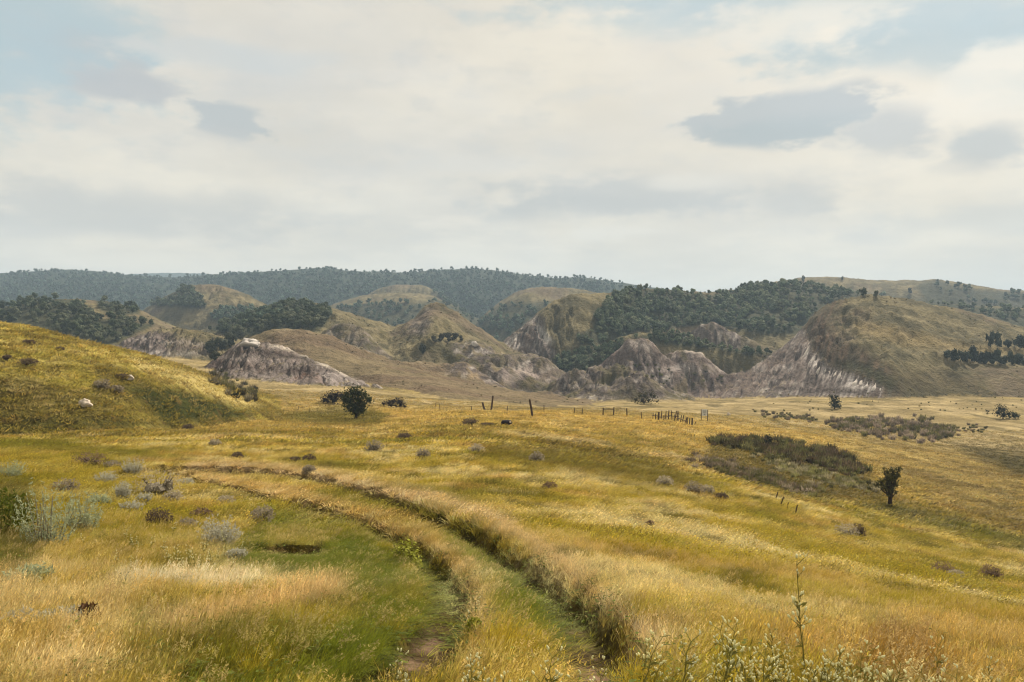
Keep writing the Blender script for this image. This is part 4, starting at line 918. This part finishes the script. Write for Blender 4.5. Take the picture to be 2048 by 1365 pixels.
def big_tree(name, label, cat, bx, by, lumps, col, leaves, leafsize, trunk=True):
    """lumps: (photo column, photo row, radius) as seen, turned into metres round the foot of the tree"""
    x, y, z = hit(bx, by); k = ppm(y); t = thing(name, label, cat, (x, y, z))
    cr = PM(); tr = PM(); C = []
    for (lx, ly, r) in lumps: C.append((((lx-bx)/k, random.uniform(-.5,.5)*r/k*1.3, (by-ly)/k), r/k))
    for c, r in C:
        cr.lump(c, r*.45, random.uniform(.55,.75), 5, 8, .25)
    tot = sum(r*r for c, r in C)
    for c, r in C:
        for i in range(int(leaves*r*r/tot)):
            d = Vector((random.gauss(0,1), random.gauss(0,1), random.gauss(.1,1))).normalized(); s = leafsize*random.uniform(.6, 1.4)
            cr.leaf(Vector(c)+d*r*random.uniform(.5, 1.45), d+Vector((random.gauss(0,.6), random.gauss(0,.6), random.gauss(0,.6))), s, s*.6, random.uniform(.7, 1.35))
    part('crown', cr, TREEO, t, col=ocol(col))
    if trunk:
        H = max(c[2] for c, r in C); w = .045*H+.03
        tr.tube([(0,0,-.1),(.02,0,H*.15),(.03,.02,H*.35),(.0,.02,H*.6)], [w*1.25,w,w*.75,w*.3], 7)
        for c, r in C: tr.tube([(0.02,0,H*.12+random.uniform(0,.15)*H), (c[0]*.5,c[1]*.5,c[2]*.55+H*.08), c], [w*.55,w*.35,w*.12], 5)
        part('trunk', tr, BARK, t, True)
    return t
big_tree('tree', 'dark green spreading tree standing alone at the far edge of the meadow', 'tree', 712, 838,
    [(704,785,13),(716,787,11),(692,796,10),(700,800,13),(716,802,13),(730,790,7),(737,800,8),(726,811,9),(708,814,10),(697,815,7),(712,824,8),(724,822,7)], (62,68,34), 1700, .30)
big_tree('bush', 'low wide blackish bush left of the lone meadow tree', 'bush', 668, 809,
    [(650,800,9),(660,794,10),(672,792,10),(683,792,9),(688,800,8),(668,801,9),(655,804,6)], (44,34,30), 800, .30)
big_tree('bush', 'low dark bush with a squared top right of the lone meadow tree', 'bush', 792, 816,
    [(768,808,5),(778,806,6),(788,804,7),(798,804,8),(802,810,7),(810,813,4),(782,811,5)], (46,36,32), 600, .25)
big_tree('tree', 'small dark leaning tree standing in the green draw on the right', 'tree', 1780, 1012,
    [(1768,938,3),(1775,945,6),(1786,942,7),(1797,938,5),(1776,957,9),(1789,954,8),(1797,950,4),(1780,969,10),(1764,965,7),(1755,970,5),(1790,970,7),(1781,981,7),(1770,977,6),(1776,990,4),(1792,986,4)], (88,86,44), 1300, .17)
big_tree('tree', 'narrow dark tree alone on the valley floor before the right butte', 'tree', 1669, 818,
    [(1665,794,5),(1672,795,5),(1667,802,6),(1673,804,6),(1666,811,6),(1674,812,6),(1679,814,4)], (58,60,40), 500, .40)
big_tree('bush', 'round olive bush at the foot of the clay mounds in the valley', 'bush', 1288, 809,
    [(1272,800,7),(1280,792,8),(1290,792,9),(1302,790,7),(1308,793,7),(1285,802,8),(1298,802,7),(1314,804,4)], (78,72,38), 500, .42)
big_tree('bush', 'dark green bush at the right edge of the valley floor', 'bush', 2006, 838,
    [(1996,826,8),(2002,818,8),(2010,820,7),(2016,828,7),(2006,830,8),(2020,834,4)], (56,58,40), 500, .36)
big_tree('bush', 'smaller green bush beside the dark bush at the right edge', 'bush', 2030, 838, [(2026,829,5),(2032,831,5),(2028,834,4),(2037,833,4)], (72,76,50), 240, .32)
big_tree('bush', 'tiny dark bush left of the bush at the right edge', 'bush', 1975, 827, [(1973,822,3),(1977,823,3)], (60,60,40), 60, .2)
big_tree('bush', 'upright dark juniper like bush rising from the brush band', 'bush', 1538, 898,
    [(1536,874,4),(1540,880,5),(1534,884,6),(1541,889,6),(1537,893,6),(1530,893,4)], (44,44,28), 420, .16)

# posts, fence, pen, sign
def post_mesh(pm, a, b, r, n=6):
    a = Vector(a); b = Vector(b); m = a.lerp(b, .5)+Vector((random.uniform(-.3,.3)*r, 0, 0)); pm.tube([a-(b-a)*.08, a, m, b], [r*1.05, r*1.05, r, r*.88], n)
def lean_post(bx, by, tx, ty, wpx, label, group=None):
    x, y, z = hit(bx, by); k = ppm(y); t = PM(); r = wpx/k/2; dx, dz = (tx-bx)/k, (by-ty)/k
    post_mesh(t, (0,0,-.15), (dx, random.uniform(-.1,.1), dz), r, 8)
    # split top and two wire staples
    t.tube([(dx*.7-r*1.05,-r*.3,dz*.7),(dx*.7+r*1.05,-r*.3,dz*.7)], [r*.25,r*.25], 5)
    o = link('fence_post', t.mesh('fence_post'), WOOD); o.location = (x, y, z); tag(o, label, 'post', group)
lean_post(970, 821, 965, 805, 4.0, 'short dark post leaning left beside the taller leaning post')
lean_post(982, 821, 986, 792, 3.6, 'tall dark post leaning right next to the short leaning one')
lean_post(1065, 833, 1059, 799, 4.2, 'tall thick dark post leaning left on its own in the meadow')
lean_post(1550, 1000, 1556, 984, 2.4, 'thin leaning post, uppermost of the four on the right slope')
lean_post(1559, 1013, 1566, 993, 2.6, 'thin leaning post, second from the top of the four on the right slope')
lean_post(1572, 1021, 1577, 1005, 2.2, 'thin leaning post, third from the top of the four on the right slope')
lean_post(1589, 1032, 1595, 1010, 2.6, 'thin leaning post, lowest of the four on the right slope')
def at(px, Y): 
    x = (px-CX)/F*Y; return Vector((x, Y, float(height(np.array([x]), np.array([Y]))[0])))
def fence():
    P = [(880,126,11),(943,124,12),(1014,122,11),(1088,120,12),(1149,119,10),(1165,119,11),(1206,118,13),(1227,118,15),(1254,118,15),(1283,118,13),(1306,118,13)]
    o0 = at(880, 126); t = thing('wire_fence', 'low wire fence on thin wooden posts crossing the meadow to the old pen', 'fence', o0); tops = []
    for px, Y, h in P:
        p = at(px, Y)-o0; hh = h*Y/F+.1; m = PM(); q = p+Vector((random.uniform(-.08,.08), 0, hh)); post_mesh(m, p, q, .06 if px not in (1206,1227,1254) else .09); part('post', m, WOOD, t); tops.append((p, hh))
    w = PM()
    for f in (.55, .9):
        for (a, ha), (b, hb) in zip(tops[:-1], tops[1:]): w.tube([a+Vector((0,0,ha*f)), (a+b)/2+Vector((0,0,(ha+hb)/2*f-.05)), b+Vector((0,0,hb*f))], [.012]*3, 4)
    part('wire', w, WOOD, t)
    m = PM(); a, b = tops[6], tops[7]; m.tube([a[0]+Vector((0,-.05,a[1]*.82)), b[0]+Vector((0,-.05,b[1]*.75))], [.07,.07], 6); part('brace_rail', m, WOOD, t)
    # old pen
    o0 = at(1306, 118); t = thing('corral', 'remains of a grey wooden pen of crooked upright posts left of the sign', 'corral', o0)
    for px, Y, h, r, ln in ((1311,117,14,.07,0),(1317,116,18,.13,.05),(1322,122,17,.07,.1),(1328,117,13,.07,0),(1331,123,17,.07,.08),(1337,120,20,.08,.05),(1344,123,18,.07,-.1),(1349,118,15,.06,.05),(1351,124,18,.08,.1),(1356,120,20,.09,0),(1361,118,14,.06,.15),(1365,119,13,.07,.2),(1370,116,11,.06,.25),(1374,113,15,.10,.02),(1379,113,14,.07,.05),(1384,112,15,.11,.04),(1389,112,9,.05,.3)):
        p = at(px, Y)-o0; hh = h*Y/F; m = PM(); post_mesh(m, p, p+Vector((ln*hh, 0, hh)), r); part('post', m, WOOD, t)
    for (p1, Y1), (p2, Y2), hz in (((1306,118),(1317,116),.7),((1317,116),(1337,119),.55),((1337,119),(1356,119),.75),((1344,122),(1356,121),1.05),((1356,119),(1374,113),.5)):
        m = PM(); m.tube([at(p1,Y1)-o0+Vector((-.1,-.12,hz)), at(p2,Y2)-o0+Vector((.1,-.12,hz+random.uniform(-.1,.1)))], [.05,.05], 5); part('rail', m, WOOD, t)
    for px, py in ((618,827),(596,822),(871,815)):
        x, y, z = hit(px, py); m = PM(); post_mesh(m, (0,0,-.1), (.05,0,.75), .05); o = link('fence_post', m.mesh('fence_post'), WOOD); o.location = (x,y,z)
        tag(o, {618:'stubby little post in the dark grass left of the lone meadow tree', 596:'faint stubby post farthest left before the dark grass patch', 871:'tiny thin post right of the dark squared bush'}[px], 'post')
fence()
def box(pm, c, s, k=1.0):
    x, y, z = c; a, b, d = s[0]/2, s[1]/2, s[2]/2
    pm.add([(x+i*a, y+j*b, z+l*d) for l in (-1,1) for j in (-1,1) for i in (-1,1)], [(0,2,3,1),(4,5,7,6),(0,1,5,4),(1,3,7,5),(3,2,6,7),(2,0,4,6)], k)
def sign():
    x, y, z = hit(1409, 843); k = ppm(y); t = thing('sign_board', 'small white notice board on two dark posts at the end of the fence', 'sign', (x, y, z))
    W = 10.5/k; top = 24/k; ph = 13/k
    for s in (-1, 1):
        m = PM(); post_mesh(m, (s*W*.62, .03, -.1), (s*W*.62, .03, top*(.98 if s < 0 else .95)), .065); part('post', m, WOOD, t)
    m = PM(); box(m, (0, -.02, top-ph/2), (W*1.02, .03, ph)); p = part('panel', m, PAINT, t)
    m = PM()
    for i in range(5):
        w = W*random.choice([.45,.6,.7]); box(m, (random.uniform(-.05,.05)*W, -.04, top-ph*(.18+.09*i)), (w, .006, ph*.05))
    box(m, (0, -.04, top-ph*.78), (W*.35, .006, ph*.2)); part('lettering', m, INK, p)
sign()
def rock(px, py, wpx, hpx, label, mat, name='boulder', tilt=0):
    x, y, z = hit(px, py); k = ppm(y); m = PM(); m.lump((0,0,0), 1, 1, 14, 22, .03); sd = random.uniform(0, 50)
    P = np.array(m.v); n = 1+(.55 if name == 'boulder' else .75)*fbm(P[:,0]*1.1+sd, P[:,2]*1.1+P[:,1]*.9, 3, 501)+.22*noise(P[:,0]*3+sd, P[:,2]*3-P[:,1]*2.5, 502); P = P*n[:,None]; P[:,2] = np.maximum(P[:,2], -.5); m.v = [tuple(q) for q in P]
    o = link(name, m.mesh(name, True), mat); o.location = (x, y, z+(.16 if name == 'boulder' else .05)*hpx/k); o.scale = (wpx/2/k, wpx/2.4/k, hpx*.75/k); o.rotation_euler = (0, tilt, random.uniform(-.3,.3)); tag(o, label, 'rock')
rock(170, 811, 24, 13, 'rounded white boulder low on the left slope', ROCK)
rock(258, 759, 19, 9, 'smaller pale boulder higher on the left slope', ROCK)
rock(1457, 832, 7, 7, 'tiny white stone in the grass right of the sign', ROCK)
rock(500, 691, 40, 15, 'white caprock crowning the left clay butte', WHITEROCK, 'caprock')
rock(948, 690, 14, 10, 'white block of clay on the slope left of the central butte', WHITEROCK, 'caprock')
# white pillars weathering out of the right butte
for i, (px, py, w, h, tl) in enumerate(((1614,706,9,30,.35),(1624,724,9,24,.4),(1632,732,8,18,.5),(1640,738,8,20,.4),(1652,744,12,18,.7),(1661,748,10,16,.3),(1670,752,9,16,.3),(1679,756,11,20,.15),(1689,757,10,18,.1),(1713,768,13,22,.25),(1724,770,11,18,.35),(1736,776,12,18,.2),(1750,780,13,18,.05),(1760,782,10,12,.1))):
    x, y, z = hit(px, py); k = ppm(y); m = PM(); m.lump((0,0,0), 1, 1, 10, 12, .05)
    P = np.array(m.v); P[:,:2] *= (1-.8*np.clip(P[:,2]+.15, 0, 1)**1.3)[:,None]; P *= (1+.45*fbm(P[:,0]*1.7+7*i, P[:,2]*1.6+P[:,1], 3, 520+i))[:,None]; m.v = [tuple(q) for q in P]
    w *= random.uniform(.8, 1.15); h *= random.uniform(.75, 1.1); o = link('clay_pinnacle', m.mesh('clay_pinnacle', True), WHITEROCK); o.location = (x+random.uniform(-2,2)/k, y+w*.6/k, z-h*.05/k); o.scale = (w*.42/k, w*.6/k, h*.85/k); o.rotation_euler = (-.5, .5+.3*tl, 0)
    tag(o, 'white pinnacle of weathered clay in the row across the foot of the right butte', 'rock', 'white pinnacles on the right butte')
def stump():
    x, y, z = hit(1013, 852); k = ppm(y); t = thing('tree_stump', 'squat black stump like lump lying in the meadow below the leaning posts', 'stump', (x, y, z)); W = 25/k
    m = PM(); m.lump((0,0,W*.18), W*.42, 1, 7, 12, .1, .85)
    m.v = [(v[0]*1.08, v[1], min(v[2], W*.46)) for v in m.v]
    part('body', m, DARKW, t)
    r = PM()
    for a, L in ((.1,.62),(3.0,.66),(3.6,.5),(5.4,.6),(4.6,.5),(2.4,.5)):
        d = Vector((math.cos(a), math.sin(a), 0)); r.tube([d*W*.25+Vector((0,0,W*.15)), d*W*.45+Vector((0,0,W*.07)), d*W*L+Vector((0,0,0))], [W*.09, W*.06, W*.02], 6)
    part('root', r, DARKW, t, True)
    s = PM(); s.lump((W*.30,-W*.24,W*.30), W*.10, 1, 5, 8, .2, .6); part('split_patch', s, SPLIT, t)
stump()

# sagebrush
def sage(px, py, wpx, hpx, kind, label, cat='sagebrush', name='sagebrush', group=None):
    x, y, z = hit(px, py); k = ppm(y); W, H = wpx/k, hpx/k; t = thing(name, label, cat, (x, y, z-.10*H), group)
    m = PM(); st = PM(); near = min(1.0, 30/y)
    if kind in ('spiky', 'tall'):
        n = int((90 if kind == 'spiky' else 80)*(.5+near))
        for i in range(n):
            a = random.uniform(0, 6.28); q = math.sqrt(random.random())*.42; bx, by_ = q*math.cos(a)*W, q*math.sin(a)*W*.8; hh = H*random.uniform(.45, 1.0)*(1-.5*q)
            dx = bx*.25+random.gauss(0,.05)*H; dy = by_*.25
            p0 = Vector((bx*.4, by_*.4, 0)); p1 = Vector((bx+dx, by_+dy, hh)); 
            if i % 7 == 0: st.tube([p0, p0.lerp(p1,.5)+Vector((0,0,.05*H)), p1], [.006*H,.005*H,.003*H], 4)
            for j in range(12):
                f = random.uniform(.2, 1.03); p = p0.lerp(p1, f); d = Vector((random.gauss(0,1), random.gauss(0,1), .9)); s = max(.045, 2.2/k)*random.uniform(.7,1.4)
                m.leaf(p+d.normalized()*s*.5, Vector((d.y, -d.x, random.gauss(0,.4))), s*1.5, s*.45, random.uniform(.75, 1.25)*(.75+.35*f))
        cols = {'spiky': (190,186,166), 'tall': (172,178,140)}[kind]
    elif kind == 'leafy':
        for i in range(420):
            d = Vector((random.gauss(0,1), random.gauss(0,1), abs(random.gauss(0,1)))).normalized(); q = random.uniform(.45, 1.0); s = max(.06, 2.6/k)*random.uniform(.7, 1.4)
            m.leaf((d.x*W/2*q, d.y*W/2*q, d.z*H*q+.03), d+Vector((random.gauss(0,.6), random.gauss(0,.6), .5)), s*1.3, s*.8, random.uniform(.7,1.3))
        for i in range(14): a = random.uniform(0,6.28); st.tube([(0,0,0),(math.cos(a)*W*.2,math.sin(a)*W*.2,H*.5),(math.cos(a)*W*.35,math.sin(a)*W*.35,H*.8)], [.012,.01,.005], 4)
        cols = (150,152,50)
    else:
        if y > 22:
            for i in range(5): a = 6.28*i/5+random.random(); m.lump((math.cos(a)*W*.2, math.sin(a)*W*.2, H*random.uniform(.25,.45)), min(W,H*1.3)*.17, .5, 4, 7, .3, .9)
        for i in range(int(340*(.5+near)*(3 if kind == 'green' else 1))):
            d = Vector((random.gauss(0,1), random.gauss(0,1), random.gauss(.45,.8))).normalized(); q = random.uniform(.35, 1.2)**.7; s = max(.05, 2.7/k)*random.uniform(.6, 1.5)
            p = Vector((d.x*W/2*q, d.y*W/2*q, max(.02, H*.4+d.z*H*.58*q)))
            m.leaf(p, Vector((d.y+random.gauss(0,.5), -d.x+random.gauss(0,.5), random.gauss(0,.45))), s*1.7, s*.5, random.uniform(.6,1.35))
        for i in range(14): a = random.uniform(0,6.28); st.tube([(0,0,-.03),(math.cos(a)*W*.12,math.sin(a)*W*.12,H*.3),(math.cos(a)*W*.34,math.sin(a)*W*.34,H*.75)], [.016*H,.012*H,.006*H], 4)
        cols = {'grey': (164,152,130), 'dark': (112,96,78), 'brown': (142,118,94), 'pale': (190,178,152), 'black': (96,68,44), 'green': (92,100,30)}[kind]
    part('foliage', m, SAGE, t, col=ocol(cols)); 
    if st.v: part('stems', st, {'leafy': STEM, 'green': STEM, 'spiky': PALESTEM, 'tall': PALESTEM}.get(kind, BARK), t)
SAGES = [
 (92,1100,135,175,'tall','large silvery sagebrush with tall upright stems at the left edge'),
 (165,1068,80,105,'tall','thin silvery spikes beside the large sagebrush at the left edge'),
 (4,1076,105,105,'green','dense green shrub cut by the left edge beside the tall sagebrush'),
 (20,958,60,45,'tall','pale sagebrush at the left edge above the green shrub'),
 (60,1175,90,55,'tall','low dull sagebrush in the shade below the large one at the left edge'),
 (40,1262,90,45,'spiky','pale grey sagebrush among the straw at the lower left edge'),
 (128,1258,70,50,'spiky','pale grey sagebrush left of the brown dried clump'),
 (316,992,88,58,'pale','rounded grey sagebrush with a pale top beside the far bend of the track'),
 (264,950,46,42,'spiky','silvery spiky sagebrush left of the rounded one by the track bend'),
 (180,932,62,32,'brown','grey brown sagebrush leftmost in the row along the far track'),
 (224,938,34,18,'grey','low grey sagebrush between the brown and the silvery one'),
 (370,974,38,20,'spiky','small bright sagebrush right of the rounded one by the track'),
 (246,1004,30,52,'spiky','thin pale branching sagebrush left of the rounded one'),
 (287,1014,28,34,'spiky','small grey upright sagebrush below the rounded one'),
 (317,1056,48,44,'dark','dark domed sagebrush alone in the golden grass on the left'),
 (402,1042,44,28,'brown','dry reddish sagebrush right of the dark domed one'),
 (440,1094,88,72,'spiky','bright silver sagebrush with many spikes above the green grass'),
 (524,1048,46,40,'grey','grey open sagebrush at the left edge of the track'),
 (212,968,44,30,'spiky','silvery sagebrush clump below the left end of the far sagebrush row'),
 (345,1008,40,30,'pale','pale low sagebrush just below the rounded one by the track bend'),
 (262,1030,50,34,'spiky','wide silvery sagebrush left of the dark domed one'),
 (372,1062,40,28,'grey','grey sagebrush between the dark domed one and the bright silver one'),
 (200,1018,46,40,'tall','loose pale sagebrush between the left edge clump and the dark domed one'),
 (452,1012,34,22,'pale','pale sagebrush beside the far left wheel track'),
 (470,1122,40,26,'spiky','small silver sagebrush right below the bright silver one'),
 (130,985,50,30,'grey','grey low sagebrush above the thin silvery spikes on the left'),
 (475,918,22,15,'dark','small dark sagebrush beyond the track on the left meadow'),
 (590,926,22,14,'dark','small dark sagebrush left of the close pair in the meadow'),
 (618,925,26,17,'dark','dark sagebrush, upper one of the close pair in the meadow'),
 (618,947,26,18,'grey','grey sagebrush, lower one of the close pair in the meadow'),
 (748,903,36,26,'grey','grey sagebrush in the middle meadow below the lone tree'),
 (808,879,28,14,'dark','flat dark sagebrush right of the grey one below the lone tree'),
 (846,917,28,22,'grey','grey sagebrush half sunk in the green patch of the middle meadow'),
 (953,906,30,20,'pale','pale sagebrush at the left end of the green patch'),
 (1073,925,30,24,'grey','rounded grey sagebrush in the middle of the green patch'),
 (1100,982,28,20,'brown','lone brown grey sagebrush in the golden meadow right of the track'),
 (940,850,30,14,'dark','small twiggy bush left of the black stump'),
 (974,853,26,8,'dark','flat dark tuft between the twiggy bush and the black stump'),
 (1330,972,34,22,'pale','pale sagebrush leftmost in the row at the brow of the draw'),
 (1388,988,38,28,'grey','dark based grey sagebrush in the row at the brow of the draw'),
 (1414,990,28,22,'pale','pale sagebrush between two darker ones at the brow of the draw'),
 (1442,1000,26,16,'dark','dark sagebrush rightmost in the row at the brow of the draw'),
 (1300,1058,16,18,'brown','tiny brown sagebrush alone in the golden slope'),
 (1692,1074,46,28,'pale','pale sagebrush below the leaning posts on the brow'),
 (1718,1076,24,32,'dark','narrow dark sagebrush right beside the pale one on the brow'),
 (1884,1156,50,36,'brown','wide brown sagebrush, left one of two on the right brow'),
 (1912,1164,34,26,'pale','pale low sagebrush between the two brown ones on the right brow'),
 (1982,1162,42,36,'brown','brown domed sagebrush, right one of two on the right brow'),
 (430,893,22,16,'pale','pale small sagebrush near the base of the left slope'),
 (376,860,22,12,'dark','little dark sagebrush on the crest at the foot of the left slope'),
 (58,687,22,8,'dark','small dark bush high on the left slope'),
 (14,720,16,11,'dark','small dark bush at the left edge of the slope'),
 (56,730,34,15,'dark','dark spreading bush on the upper left slope'),
 (204,776,30,20,'grey','grey bush on the left slope above the white boulder'),
 (234,784,24,14,'grey','smaller grey bush right of the grey one on the slope'),
 (244,756,24,8,'dark','dark flat bush beside the smaller pale boulder'),
 (812,1132,72,62,'leafy','leafy yellow green plant growing on the strip between the wheel tracks'),
 (172,1254,48,50,'black','brown dried clump in the pale straw at the lower left'),
 (948,1275,34,36,'leafy','small leafy plant on the strip near the bottom of the track'),
 (120,700,14,6,'dark','dark tuft on the upper left slope'),
]
for s in SAGES: sage(*s)

# pale podded weeds close to the camera
def weed_variant(h, side, n):
    st = PM(); pd = PM(); lf = PM(); pts = [Vector((0,0,-.05))]
    for i in range(1, 7): pts.append(Vector((pts[-1].x+random.gauss(0,.012), pts[-1].y+random.gauss(0,.012), h*i/6)))
    st.tube(pts, [.005*(1-.1*i) for i in range(7)], 5)
    def pod(p, d, L):
        d = d.normalized(); a = d.orthogonal().normalized(); b = d.cross(a); w = L*.25
        vs = [p]; 
        for f, q in ((.25,.8),(.6,1),(.88,.6)):
            for k in range(5): t = 6.28*k/5; vs.append(p+d*L*f+(a*math.cos(t)+b*math.sin(t))*w*q)
        vs.append(p+d*L); fs = [(0,1+(k+1)%5,1+k) for k in range(5)]
        for r in range(2):
            for k in range(5): fs.append((1+r*5+k, 1+r*5+(k+1)%5, 6+r*5+(k+1)%5, 6+r*5+k))
        fs += [(11+k, 11+(k+1)%5, 16) for k in range(5)]
        pd.add(vs, fs, random.uniform(.8,1.2))
    for i in range(n):
        f = random.uniform(.3, 1.0); p = pts[0].lerp(pts[-1], f); k = int(f*6); p = pts[min(k,5)].lerp(pts[min(k,5)+1], f*6-k) if k < 6 else pts[-1]
        a = random.uniform(0, 6.28); d = Vector((math.cos(a), math.sin(a), random.uniform(.5, 1.6))); L = random.uniform(.6, 1)*side
        e = p+d.normalized()*L; st.tube([p, e], [.0025,.002], 4)
        pod(e, d+Vector((0,0,.7)), random.uniform(.018, .038)); 
        if random.random() < .55: pod(e+Vector((random.gauss(0,.012),random.gauss(0,.012),.012)), Vector((random.gauss(0,.6),random.gauss(0,.6),1)), random.uniform(.015,.028))
    for i in range(10):
        p = pts[random.randint(1,4)]; a = random.uniform(0,6.28); d = Vector((math.cos(a), math.sin(a), .4)); lf.leaf(p+d*.03, Vector((d.y,-d.x,.8)), .06, .016, random.uniform(.8,1.2))
    return st.mesh('stem'), pd.mesh('seed_head', True), lf.mesh('leaves')
def weeds():
    V = [weed_variant(.36, .07, 11), weed_variant(.44, .08, 13), weed_variant(.28, .07, 9), weed_variant(.80, .07, 24)]
    SPOT = []
    for c, w, n in ((1000,40,10),(1065,40,8),(1130,40,12),(1215,40,8),(1300,40,3),(1440,40,7),(1510,30,8),(1560,30,9),(1625,30,8),(1700,40,10),(1775,30,8),(1860,40,9),(1930,40,7),(1990,40,6),(850,40,2)):
        for i in range(n): SPOT.append((random.gauss(c, w*.9), random.uniform(4.6, 5.1), random.choice([0,1,2])))
    SPOT += [(1612,5.25,3),(1540,5.6,0),(1870,5.8,1),(1990,5.6,1),(1690,5.6,2),(935,8.4,2),(950,8.7,2)]
    tagd = {3: ('tall pale podded weed standing above the others at the bottom right', None)}
    for px, Y, k in SPOT:
        p = at(px, Y); t = thing('weed', tagd.get(k, ('pale podded weed at the near edge of the grass',))[0] , 'weed', p, None if k == 3 else 'pale podded weeds along the bottom edge')
        if Y > 7: tag(t, 'pale podded weed growing on the grass strip between the wheel tracks', 'weed', 'podded weeds between the wheel tracks')
        s = random.uniform(.6, 1.05) if k != 3 else 1.05
        for me, mt in zip(V[k], (STEM, POD, STEM)): link(me.name.split('.')[0], me, mt, t)
        t.scale = (s, s, s); t.rotation_euler = (random.gauss(0,.2), random.gauss(.1,.2), random.uniform(0,6.28)) if k != 3 else (0, .05, 1)
    # small pale blossoms in the left meadow
    for i in range(34):
        px, py = random.choice([(random.gauss(300,60), random.gauss(1120,22)), (random.gauss(360,60), random.gauss(1150,14)), (random.gauss(430,40), random.gauss(1130,14))])
        x, y, z = hit(px, py); t = thing('weed', 'small pale flowering weed in the yellow grass below the silver sagebrush', 'weed', (x,y,z+.05), 'pale flowering weeds on the left')
        for me, mt in zip(V[random.choice([0,2])], (STEM, POD, STEM)): link(me.name.split('.')[0], me, mt, t)
        s = random.uniform(.7,1.0); t.scale = (s,s,s); t.rotation_euler = (0,0,random.uniform(0,6.28))
weeds()
